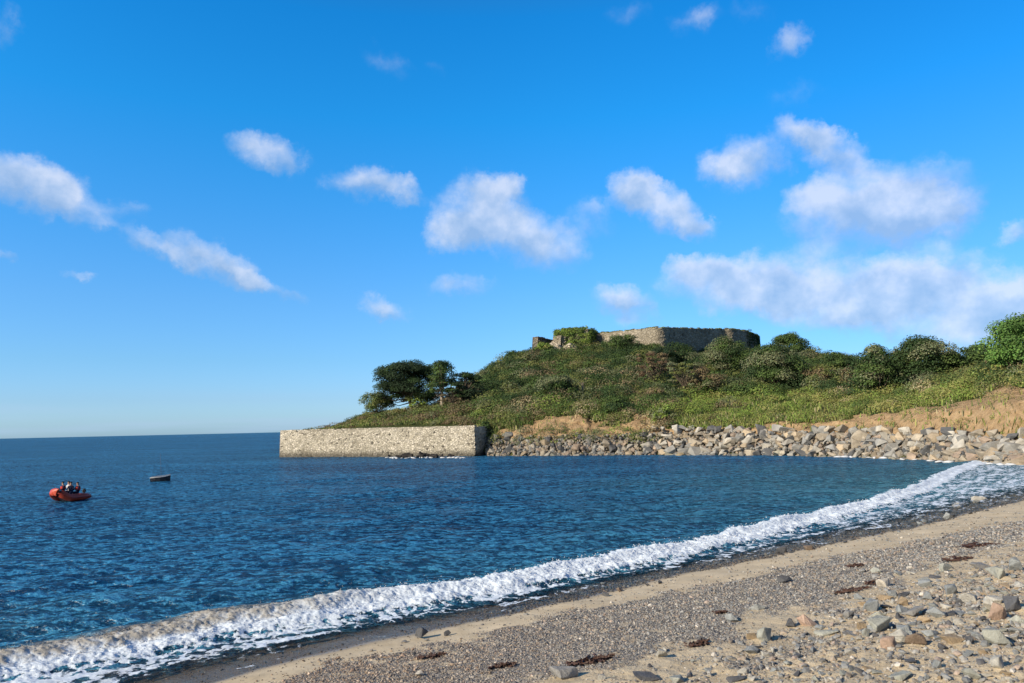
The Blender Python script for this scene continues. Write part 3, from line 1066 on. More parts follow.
    zones = [  # px0, px1, py0, py1, count, min, max, where
        (850, 1024, 570, 640, 92, 7, 18, 'in the dense stone cluster near the frame edge'),
        (840, 1024, 640, 683, 34, 6, 13, 'half sunk in sand below the stone cluster'),
        (690, 850, 600, 683, 38, 5, 12, 'on sandy shingle left of the stone cluster'),
        (560, 700, 650, 683, 8, 4, 9, 'on the sand right of the seaweed'),
        (860, 1010, 498, 530, 46, 4, 8, 'in the row of dark cobbles below the surf'),
        (600, 860, 540, 600, 14, 4, 8, 'on the wet sand edge'),
        (380, 600, 600, 680, 10, 4, 7, 'on the brown shingle'),
    ]
    for (x0, x1, y0, y1, cnt, a, b, where) in zones:
        q = 0
        tries = 0
        while q < cnt and tries < 4000:
            tries += 1
            px, py = rnd.uniform(x0, x1), rnd.uniform(y0, y1)
            if x0 == 850 and py < 640 - (px - 850) * 0.35 - 8 and rnd.random() < .75:
                continue
            if x0 == 690 and py < 672 - (px - 690) * 0.36:
                continue
            if x0 == 860:
                py = 531 - (px - 860) * 0.19 + rnd.gauss(0, 3.5)
            if x0 == 600:
                py = 590 - (px - 600) * 0.21 + rnd.gauss(0, 4)
            if x0 == 380:
                py = 632 - (px - 380) * 0.17 + abs(rnd.gauss(0, 20))
                if py > 683:
                    continue
            w = rnd.uniform(a, b) * 1.12
            if any((px - u) ** 2 + ((py - v) * 1.8) ** 2 < (w * 0.75) ** 2 for u, v in taken):
                continue
            taken.append((px, py))
            p = ground_at(px, py)
            wm = w / FPX * p.y
            cobble = x0 == 860 or x0 == 600
            c = rnd.choice(['dark grey', 'dark grey', 'dark grey', 'blue grey']) if cobble else \
                rnd.choice(['blue grey', 'blue grey', 'greenish grey', 'greenish grey', 'grey', 'pale grey', 'pale grey', 'dark grey', 'blue grey', 'tan'] if x0 != 380 else ['dark grey', 'grey'])
            sz = 'larger' if w > (a + b) / 2 else 'small'
            hfac = rnd.uniform(0.35, 0.75)
            me = rnd.choice(FLATS + ROCKS[:6])
            fl = 0.95 if me in ROCKS else 0.6
            p.z = beach_h(p.x, p.y)[0] + wm * hfac * 0.18
            o = stone('beach_stone', me, p, (wm * 0.52, wm * rnd.uniform(.35, .5), wm * hfac * 0.6 / fl),
                      (rnd.uniform(-.25, .25), rnd.uniform(-.25, .25), rnd.uniform(-3, 3)), (lambda jf: tuple(v * jf for v in STONE_COL[c]))(rnd.uniform(0.8, 1.15)))
            tag(o, f'{sz} {c} stone {where}', 'stone', 'stones lying on the beach')
            q += 1
            n += 1


make_beach_stones()


# ------------------------------------------------------------------ seaweed strands
def make_seaweed():
    m = mat_plain('dried_kelp', (0.055, 0.025, 0.015), 0.6, 0.4, 20, 0.5)
    rs = np.random.RandomState(8)
    spots = [(586, 664, 44, 8, 'dark brown seaweed strand behind the long rounded grey stone'),
             (430, 658, 26, 5, 'small seaweed tuft in brown shingle'),
             (500, 668, 24, 5, 'seaweed wisp in the shingle left of the long strand'),
             (697, 646, 22, 4, 'thin seaweed wisp above the small upright pale stone'),
             (848, 592, 34, 7, 'seaweed strand on shingle left of the bright white stone'),
             (873, 584, 18, 5, 'seaweed tuft just left of the bright white stone'),
             (955, 560, 34, 8, 'lower seaweed strand on the far shingle'),
             (975, 546, 34, 9, 'upper seaweed strand on the far shingle'),
             (855, 567, 16, 4, 'small seaweed tuft on the far side of the shingle'),
             (720, 614, 14, 4, 'tiny seaweed tuft beside the lone pointed stone')]
    for (px, py, w, h, lab) in spots:
        c = ground_at(px, py)
        L = w / FPX * c.y
        Hd = h / FPX * c.y / (EYE / c.y) * 0.5
        Vs, Fs, off = [], [], 0
        for k in range(60):
            n = 6
            t0 = rs.uniform(-0.45, 0.45)
            a = rs.normal(0.35, 1.1)
            x = c.x + t0 * L + np.cumsum(np.full(n, L * 0.035) * math.cos(a)) + rs.normal(0, L * 0.008, n)
            y = c.y + t0 * L * 0.25 + rs.normal(0, 0.2) * Hd + np.cumsum(np.full(n, L * 0.035) * math.sin(a)) + rs.normal(0, L * 0.008, n)
            z = beach_h(x, y) + 0.02 + np.abs(rs.normal(0, 0.03)) + rs.uniform(0, 0.02, n)
            wd = rs.uniform(0.01, 0.03)
            nx, ny = -math.sin(a) * wd, math.cos(a) * wd
            A = np.stack([x - nx, y - ny, z - 0.015], 1)
            B = np.stack([x, y, z + 0.012], 1)
            C2 = np.stack([x + nx, y + ny, z - 0.015], 1)
            Vs += [A, B, C2]
            for i in range(n - 1):
                Fs += [(off + i, off + i + 1, off + n + i + 1, off + n + i), (off + n + i, off + n + i + 1, off + 2 * n + i + 1, off + 2 * n + i)]
            off += 3 * n
        V = np.concatenate(Vs)
        base = np.array([c.x, c.y, c.z])
        o = link('seaweed', np_mesh('seaweed', V - base, np.array(Fs), [m]), None, Vector(base))
        tag(o, lab, 'seaweed', 'seaweed washed up on the shingle')


make_seaweed()

# ------------------------------------------------------------------ headland
HW = [  # px, base depth, (py, depth) x 4 rows up to the skyline
    (290, 175, [(434, 178), (434, 182), (435, 190), (436, 200)]),
    (306, 174, [(432.5, 178), (432.5, 182), (432, 190), (432, 200)]),
    (330, 171, [(429, 176), (428, 181), (427, 188), (425, 198)]),
    (365, 167, [(426, 172), (422, 177), (417, 184), (414, 192)]),
    (400, 163, [(425, 168), (420, 173), (414, 180), (411, 190)]),
    (440, 158, [(424, 163), (418, 169), (412, 177), (409, 190)]),
    (468, 155, [(424, 160), (417, 167), (405, 180), (393, 205)]),
    (488, 146, [(436, 151), (416, 161), (398, 180), (373, 215)]),
    (520, 141, [(434, 146), (414, 156), (390, 183), (356, 230)]),
    (560, 138, [(435, 143), (414, 152), (388, 180), (351, 235)]),
    (600, 136, [(434, 141), (415, 150), (388, 178), (348, 236)]),
    (650, 132, [(431, 139), (414, 147), (388, 175), (348, 226)]),
    (700, 127, [(429, 134), (419, 139), (392, 172), (352, 238)]),
    (750, 122, [(429, 129), (420, 134), (392, 165), (354, 250)]),
    (800, 115, [(430, 122), (421, 127), (390, 160), (352, 240)]),
    (850, 108, [(431, 115), (418, 120), (392, 145), (362, 220)]),
    (900, 100, [(432, 107), (415, 112), (388, 135), (372, 190)]),
    (950, 91, [(433, 98), (412, 102), (384, 122), (372, 165)]),
    (1000, 84, [(435, 91), (404, 95), (376, 112), (364, 140)]),
    (1060, 78, [(436, 85), (398, 88), (370, 103), (355, 125)]),
    (1200, 68, [(438, 74), (388, 77), (356, 92), (340, 110)]),
    (1400, 53, [(446, 57), (380, 60), (345, 72), (330, 88)]),
    (1700, 38, [(475, 42), (372, 45), (330, 55), (310, 70)]),
]
PXG = np.arange(290, 1700, 2.0)
NSUB = 22


def make_hill_grid():
    rows = []
    hp = [h[0] for h in HW]
    ctl = []
    for (px, D0, rr) in HW:
        u = (px - 512) / FPX
        z0 = 5.2 if px < 475 else -1.2
        line = [(u * D0, D0, z0)]
        for (py, D) in rr:
            q = P(px, py, Y=D)
            if px < 340:
                q.z = min(q.z, 5.9)
            line.append((q.x, q.y, q.z))
        x4, y4, z4 = line[-1]
        n = Vector((x4, y4, 0)).normalized()
        line.append((x4 + n.x * 25, y4 + n.y * 25, z4 + (0.5 if px > 470 else -1)))
        line.append((x4 + n.x * 60, y4 + n.y * 60, z4 * 0.75))
        line.append((x4 + n.x * 130, y4 + n.y * 130, -3))
        ctl.append(line)
    ctl = np.array(ctl)                     # (cols, rows, 3)
    nr = ctl.shape[1]
    ker = np.hanning(19)[1:-1]
    ker /= ker.sum()
    fine = np.zeros((len(PXG), nr, 3))
    for r in range(nr):
        for j in range(3):
            a = np.interp(PXG, hp, ctl[:, r, j])
            ext = np.concatenate([np.full(8, a[0]), a, np.full(8, a[-1])])
            sm = np.convolve(ext, ker, 'valid')
            fine[:, r, j] = sm if r else np.where(np.abs(PXG - 478) < 16, a, sm)
    # subdivide rows, smoothing only above the cliff foot
    vv = np.linspace(0, nr - 1, (nr - 1) * NSUB + 1)
    G = np.zeros((len(PXG), len(vv), 3))
    for j in range(3):
        for i in range(len(PXG)):
            G[i, :, j] = np.interp(vv, np.arange(nr), fine[i, :, j])
    k2 = np.hanning(13)[1:-1]
    k2 /= k2.sum()
    for j in range(3):
        for i in range(len(PXG)):
            a = G[i, :, j]
            ext = np.concatenate([np.full(5, a[0]), a, np.full(5, a[-1])])
            G[i, 2:, j] = np.convolve(ext, k2, 'valid')[2:]
    return G, vv


HG, HV = make_hill_grid()
# ground relief
_f = HG.reshape(-1, 3)
_V = np.tile(HV, len(PXG))
_PX = np.repeat(PXG, len(HV))
amp = sstep(0.9, 1.6, _V) * 1.0
_gul = 1 - np.abs(fbm(P3(_f[:, 0] / 5.5, _f[:, 1] / 9, _f[:, 2] / 9), 4))
_right = sstep(470, 500, _PX)
_cl = sstep(0.7, 1.1, _V) * (1 - sstep(1.9, 2.6, _V)) * _right
_dz = amp * (0.9 * fbm(P3(_f[:, 0] / 9, _f[:, 1] / 9, 2), 4)) * (1 - sstep(4.5, 5.5, _V) * 0.7) * sstep(330, 420, _PX)
_f[:, 2] += _dz
_f[:, 1] += _cl * (_gul - 0.6) * -2.4
_f[:, 1] += _cl * 0.5 * fbm(P3(_f[:, 0] / 1.6, _f[:, 1] / 1.6, _f[:, 2] / 1.6), 4)
HG = _f.reshape(HG.shape)


def hill_at(px, v):
    """ground point on the headland; arrays allowed"""
    px = np.atleast_1d(np.asarray(px, float))
    v = np.atleast_1d(np.asarray(v, float))
    a = np.clip((px - PXG[0]) / 2.0, 0, len(PXG) - 1.001)
    b = np.clip(v * NSUB, 0, len(HV) - 1.001)
    i, j = a.astype(int), b.astype(int)
    fa, fb = (a - i)[:, None], (b - j)[:, None]
    return (HG[i, j] * (1 - fa) * (1 - fb) + HG[i + 1, j] * fa * (1 - fb) + HG[i, j + 1] * (1 - fa) * fb + HG[i + 1, j + 1] * fa * fb)


def hill_v_for_py(px, py, v0=1.0, v1=4.2):
    """parameter v where the ground at that column appears at image row py"""
    vs = np.linspace(v0, v1, 160)
    g = hill_at(np.full(160, px), vs)
    F, U, R = np.array(F_), np.array(U_), np.array(R_)
    q = g - [0, 0, EYE]
    yy = 341.5 - FPX * (q @ U) / (q @ F)
    k = np.where(yy <= py)[0]
    return vs[k[0]] if len(k) else v1


def cliff_mask(px, v, x, y, z):
    # where bare earth shows: share of the band R1..R2 that is uncovered, by column
    cover = np.interp(px, [480, 520, 540, 560, 590, 615, 640, 650, 670, 690, 740, 780, 820, 900, 960, 1000, 1100], [0.1, 0.35, .8, .85, .75, .4, .7, .7, .35, .1, .2, .55, .85, .95, 1.1, 1.4, 1.3])
    top = 0.86 + cover * 1.2
    n = 0.34 * fbm(P3(x / 3.5, y / 3.5, z / 2.5), 4)
    return sstep(top + 0.12, top - 0.12, v + n) * sstep(0.2, 0.5, v) * sstep(478, 500, px)


def make_hill():
    V = HG.reshape(-1, 3)
    cl = cliff_mask(_PX, _V, V[:, 0], V[:, 1], V[:, 2])
    F = grid_faces(len(PXG), len(HV))
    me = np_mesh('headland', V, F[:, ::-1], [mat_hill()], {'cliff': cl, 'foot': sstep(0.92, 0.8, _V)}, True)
    kind(link('headland_hill', me), 'structure')


make_hill()

# leaf clump: a lens of a few leaf-sized faces
def leaf_cloud(centers, radii, per, size, tones, rs, up=0.25, flat=1.0, shell=0.55):
    """centers (n,3), radii (n,3); returns quads spread through each lobe's outer volume"""
    n = len(centers)
    cnt = np.maximum(3, (per * np.ones(n)).astype(int))
    idx = np.repeat(np.arange(n), cnt)
    m = len(idx)
    d = rs.normal(size=(m, 3))
    d[:, 2] = np.where(d[:, 2] < -0.3, -d[:, 2], d[:, 2]) if up > 0 else d[:, 2]
    d /= np.linalg.norm(d, axis=1)[:, None]
    rad = shell + (1.06 - shell) * rs.rand(m) ** 0.6
    pos = centers[idx] + d * radii[idx] * rad[:, None]
    nrm = d * 1.1 + rs.normal(0, 0.34, (m, 3)) + [0, 0, up]
    nrm /= np.linalg.norm(nrm, axis=1)[:, None]
    t1 = np.cross(nrm, rs.normal(size=(m, 3)))
    t1 /= np.linalg.norm(t1, axis=1)[:, None] + 1e-9
    t2 = np.cross(nrm, t1)
    sz = size[idx] if np.ndim(size) else np.full(m, size)
    sz = sz * rs.uniform(0.6, 1.35, m)
    a = t1 * sz[:, None] * 0.5
    b = t2 * (sz * rs.uniform(0.45, 0.9, m))[:, None] * 0.5
    bend = nrm * (sz * 0.12)[:, None]
    V = np.stack([pos - a - bend, pos + b, pos + a - bend, pos - b], 1).reshape(-1, 3)
    F = np.arange(m * 4).reshape(-1, 4)
    tn = tones[idx] * rs.uniform(0.84, 1.16, (m, 1)) * (1 + rs.normal(0, 0.06, (m, 3)))
    T = np.repeat(np.clip(tn, 0.005, 0.6), 4, 0)
    return V, F, T


PALG = {
    'dark': (0.050, 0.088, 0.032), 'mid': (0.105, 0.165, 0.048), 'olive': (0.185, 0.21, 0.068), 'bright': (0.23, 0.32, 0.07), 'yellow': (0.33, 0.33, 0.11),
    'brown': (0.23, 0.185, 0.105), 'dry': (0.45, 0.38, 0.22), 'grey': (0.20, 0.225, 0.12), 'pine': (0.036, 0.062, 0.030),
}


def make_undergrowth():
    rs = np.random.RandomState(21)
    N = 9000
    px = rs.uniform(300, 1120, N)
    v = 0.9 + 3.45 * rs.rand(N) ** 0.88
    g = hill_at(px, v)
    cl = cliff_mask(px, v, g[:, 0], g[:, 1], g[:, 2])
    dist = np.hypot(g[:, 0], g[:, 1])
    keep = (cl < 0.25) | (rs.rand(N) < 0.07)
    spill = (rs.rand(N) < 0.035) & (v < 2.2)
    px = np.where(spill, rs.uniform(488, 660, N), px)
    v = np.where(spill, rs.uniform(0.62, 1.15, N), v)
    g = hill_at(px, v)
    dist = np.hypot(g[:, 0], g[:, 1])
    keep |= spill
    px, v, g, dist = px[keep], v[keep], g[keep], dist[keep]
    n = len(px)
    low = 1 - sstep(1.4, 2.6, v)
    rad = np.exp(rs.normal(math.log(1.35), 0.48, n)) * (1 - 0.5 * low) * (0.6 + 0.4 * sstep(330, 480, px))
    rad = np.clip(rad, 0.3, 3.6) * (0.5 + 0.5 * sstep(380, 470, px))
    radii = np.stack([rad * rs.uniform(1, 1.6, n), rad * rs.uniform(0.9, 1.3, n), rad * rs.uniform(0.6, 1.0, n)], 1)
    c = g.copy()
    c[:, 2] += radii[:, 2] * 0.1
    # tone by place
    tn = np.zeros((n, 3))
    nz = fbm(P3(g[:, 0] / 14, g[:, 1] / 14, 3), 3)
    uu = fbm(P3(g[:, 0] / 7, g[:, 1] / 7, g[:, 2] / 7 + 11), 3)
    uu = np.argsort(np.argsort(uu)) / n
    for i in range(n):
        p, vv, z = px[i], v[i], nz[i]
        if p < 475:
            w = dict(brown=4, dark=1.5, olive=2.5, mid=1, grey=1, yellow=1.5 if p < 400 else .2)
        elif 675 < p < 840 and vv < 2.9:
            w = dict(mid=.6, bright=5, olive=1.4, yellow=2.6)
        elif p > 840 and vv < 3.0:
            w = dict(mid=.7, olive=2.2, bright=3, yellow=3.0, dry=.8)
        elif vv < 2.3:
            w = dict(olive=3, mid=3, brown=1.6, bright=1.2, dry=.8, dark=1, grey=1)
        else:
            w = dict(dark=4.5, mid=3, grey=.8, olive=1.6, brown=1.7, dry=.2)
        if z > 0.3:
            w['brown'] = w.get('brown', 0) + 2.5
            w['grey'] = w.get('grey', 0) + 1
        if z < -0.35:
            w['mid'] = w.get('mid', 0) + 3
        ks = list(w)
        pr = np.cumsum([w[k] for k in ks])
        q = uu[i] if rs.rand() < 0.72 else rs.rand()
        tn[i] = PALG[ks[min(len(ks) - 1, int(np.searchsorted(pr / pr[-1], q)))]]
    bank = (px > 680) & (v < 2.75)
    radii[bank] *= 0.62
    rad = np.where(bank, rad * 0.62, rad)
    upr = (px > 680) & (v >= 2.75)
    radii[upr] *= 0.72
    rad = np.where(upr, rad * 0.72, rad)
    big = (rs.rand(n) < 0.13) & (v > 2.2) & (px > 480) & ~bank
    tn[big] = np.array([PALG[k] for k in ('dark', 'dark', 'mid', 'grey', 'olive')])[rs.randint(0, 5, big.sum())]
    radii[big] = np.stack([rs.uniform(2.2, 4.2, n), rs.uniform(1.8, 3.0, n), rs.uniform(1.6, 3.0, n)], 1)[big]
    rad = np.where(big, 3.4, rad)
    per = np.clip(70 * rad ** 1.5 * np.clip(170 / dist, 0.9, 1.9), 24, 560) * 1.2
    V, F, T = leaf_cloud(c, radii, per, np.clip(0.22 + 0.05 * rad, 0.22, 0.36) * np.clip(dist[:] / 180, 0.55, 1.15), tn, rs)
    kind(link('undergrowth', np_mesh('undergrowth', V, F, [LEAF], {'tone': T})), 'stuff')
    # rough dry grass along the cliff edge and lower slopes
    N = 26000
    px = rs.uniform(320, 1110, N)
    v = 1.05 + 1.7 * rs.rand(N) ** 1.3
    g = hill_at(px, v)
    cl = cliff_mask(px, v, g[:, 0], g[:, 1], g[:, 2])
    keep = (cl < 0.3) | (rs.rand(N) < 0.05)
    px, v, g = px[keep], v[keep], g[keep]
    n = len(px)
    h = rs.uniform(0.3, 0.8, n) * (0.6 + 0.6 * rs.rand(n)) * (0.5 + 0.5 * (px > 480))
    a = rs.uniform(0, np.pi, n)
    w = rs.uniform(0.05, 0.16, n)
    lean = rs.normal(0, 0.25, (n, 2))
    dx, dy = np.cos(a) * w, np.sin(a) * w
    top = g + np.stack([lean[:, 0] * h, lean[:, 1] * h, h + 0.15], 1)
    V = np.stack([g + np.stack([dx, dy, 0 * h - 0.1], 1), top + np.stack([dx, dy, 0 * h], 1) * 0.3, top - np.stack([dx, dy, 0 * h], 1) * 0.3, g - np.stack([dx, dy, 0 * h + 0.1], 1)], 1).reshape(-1, 3)
    F = np.arange(n * 4).reshape(-1, 4)
    pal = np.array([PALG[k] for k in ('yellow', 'dry', 'olive', 'bright', 'mid')])
    pick = np.where(px > 800, rs.choice(5, n, p=[.25, .12, .25, .22, .16]), rs.choice(5, n, p=[.12, .14, .3, .22, .22]))
    T = np.repeat(pal[pick] * rs.uniform(0.7, 1.25, (n, 1)), 4, 0)
    kind(link('rough_grass', np_mesh('grass', V, F, [LEAF], {'tone': T})), 'stuff')


make_undergrowth()


# ------------------------------------------------------------------ trees and single bushes
def limb(Vs, Fs, pts, radii, seg=7):
    pts = [Vector(p) for p in pts]
    off = sum(len(v) for v in Vs)
    ring = []
    for i, p in enumerate(pts):
        d = (pts[min(i + 1, len(pts) - 1)] - pts[max(i - 1, 0)]).normalized()
        u = d.orthogonal().normalized()
        w = d.cross(u)
        for k in range(seg):
            a = 2 * math.pi * k / seg
            ring.append(p + (u * math.cos(a) + w * math.sin(a)) * radii[i])
    Vs.append(np.array([q[:] for q in ring]))
    for i in range(len(pts) - 1):
        for k in range(seg):
            Fs.append((off + i * seg + k, off + i * seg + (k + 1) % seg, off + (i + 1) * seg + (k + 1) % seg, off + (i + 1) * seg + k))


def plant(name, cat, label, px, py, D, wpx, hpx, tones, style='round', trunk=0.25, seed=0, group=None, leafsize=0.34, dens=1.0, bare=0.0, lean=0.0, bark=None, v=None):
    """a tree or bush whose foot stands at (px,py) at depth D"""
    rs = np.random.RandomState(seed + 7)
    if py > 345:
        g = hill_at(px, hill_v_for_py(px, py, 1.0, 4.0))[0]
        if abs(g[1] - D) < 45 and name != 'x':
            D = float(g[1]) + 0.5
    base = P(px, py, Y=D)
    s = D / FPX
    Wd, H = wpx * s, hpx * s
    root = empty(name, base)
    tag(root, label, cat, group)
    # trunk and limbs
    Vs, Fs = [], []
    r0 = max(0.10, H * 0.028) * (0.8 if style == 'round' else 1)
    ht = H * (trunk if style == 'round' else max(trunk, 0.4))
    topx = lean * H
    pts = [(0, 0, -1.2), (topx * 0.1, 0, 0), (topx * 0.5, 0.1, ht * 0.6), (topx * 0.7, 0, ht)]
    limb(Vs, Fs, pts, [r0 * 1.5, r0 * 1.2, r0, r0 * 0.85])
    lobes, lr, lt = [], [], []
    tones = [np.array(PALG[k]) if isinstance(k, str) else np.array(k) for k in tones]
    if style == 'round':
        for cz in (0.45, 0.62):
            lobes.append(np.array([topx * cz, 0, ht * 0.4 + (H - ht * 0.4) * cz]))
            lr.append((Wd * 0.33, Wd * 0.3, H * 0.26))
            lt.append(tones[0])
        nl = max(14, min(60, int(18 + Wd * H * 0.5)))
        for k in range(nl):
            a = rs.uniform(0, 2 * np.pi)
            e = rs.uniform(-0.55, 1) * np.pi / 2
            rr = rs.uniform(0.5, 0.86)
            c = np.array([math.cos(a) * math.cos(e) * Wd * 0.40 * rr / 0.7, math.sin(a) * math.cos(e) * Wd * 0.36 * rr / 0.7, 0])
            zc = ht * 0.75 + (H - ht * 0.75) * 0.42
            c[2] = zc + math.sin(e) * (H - ht * 0.75) * 0.46 * rr / 0.75
            c[0] += topx * c[2] / H
            rl = rs.uniform(0.13, 0.24) * min(Wd, H * 1.3)
            lobes.append(c)
            lr.append((rl * 1.1, rl * 1.05, rl * 0.95))
            lt.append(tones[rs.randint(len(tones))])
            if k % 3 == 0:
                limb(Vs, Fs, [(topx * 0.6, 0, ht * 0.8), tuple((np.array([topx * 0.7, 0, ht]) + c) / 2 + [0, 0, -0.1 * H]), tuple(c)], [r0 * 0.6, r0 * 0.4, r0 * 0.12], 5)
    elif style == 'pine':
        nl = int(24 + Wd * H * 0.30)
        for k in range(nl):
            f = rs.rand()
            lo_ = 0.35 if trunk < 0.3 else 0.55
            zc = ht * lo_ + (H - ht * lo_) * (0.06 + 0.86 * f)
            prof = math.sqrt(max(0.05, 1 - ((f - 0.35) / 0.72) ** 2))
            a = rs.uniform(0, 2 * np.pi)
            rr = Wd * 0.46 * prof * math.sqrt(rs.uniform(0.05, 1))
            c = np.array([math.cos(a) * rr + topx * zc / H, math.sin(a) * rr * 0.8, zc])
            rl = rs.uniform(0.08, 0.15) * max(Wd, H) * 0.85
            lobes.append(c)
            lr.append((rl * 1.3, rl * 1.2, rl * 0.8))
            lt.append(tones[rs.randint(len(tones))])
            limb(Vs, Fs, [(topx * 0.7, 0, min(ht, zc * 0.85)), tuple(c * [0.55, 0.55, 1] + [topx * 0.3, 0, -0.08 * H]), tuple(c)], [r0 * 0.5, r0 * 0.3, r0 * 0.1], 5)
    elif style == 'bare':
        for k in range(int(34 * dens)):
            z0 = ht * rs.uniform(0.35, 1.0)
            a = rs.uniform(0, 2 * np.pi)
            L = Wd * rs.uniform(0.25, 0.55)
            up_ = rs.uniform(0.1, 1.0) * (H - z0)
            e = (topx + math.cos(a) * L, math.sin(a) * L, z0 + up_)
            mpt = (topx * 0.7 + math.cos(a) * L * 0.45, math.sin(a) * L * 0.45, z0 + up_ * 0.35)
            limb(Vs, Fs, [(topx * 0.5, 0, z0), mpt, e], [r0 * 0.45, r0 * 0.28, r0 * 0.1], 4)
            for j in range(3):
                q = np.array(mpt) * (1 - j / 3) + np.array(e) * (j / 3)
                limb(Vs, Fs, [tuple(q), tuple(q + rs.normal(0, L * 0.16, 3) + [0, 0, L * 0.12])], [r0 * 0.16, r0 * 0.06], 3)
            if rs.rand() > bare:
                lobes.append(np.array(e))
                rl = rs.uniform(0.05, 0.11) * H
                lr.append((rl * 1.3, rl * 1.2, rl * 0.6))
                lt.append(tones[rs.randint(len(tones))])
    me = np_mesh('trunk', np.concatenate(Vs), np.array(Fs), [bark or BARK], None, True)
    link('trunk', me, root)
    if lobes:
        lobes, lr, lt = np.array(lobes), np.array(lr), np.array(lt)
        per = np.clip(lr[:, 0] * lr[:, 1] * 75 * dens / (leafsize / 0.34) ** 1.6, 25, 700)
        V, F, T = leaf_cloud(lobes, lr, per, leafsize, lt, rs, 0.25 if style == 'round' else 0.15, shell=0.35)
        link('crown', np_mesh('crown', V, F, [LEAF], {'tone': T}), root)
    return root


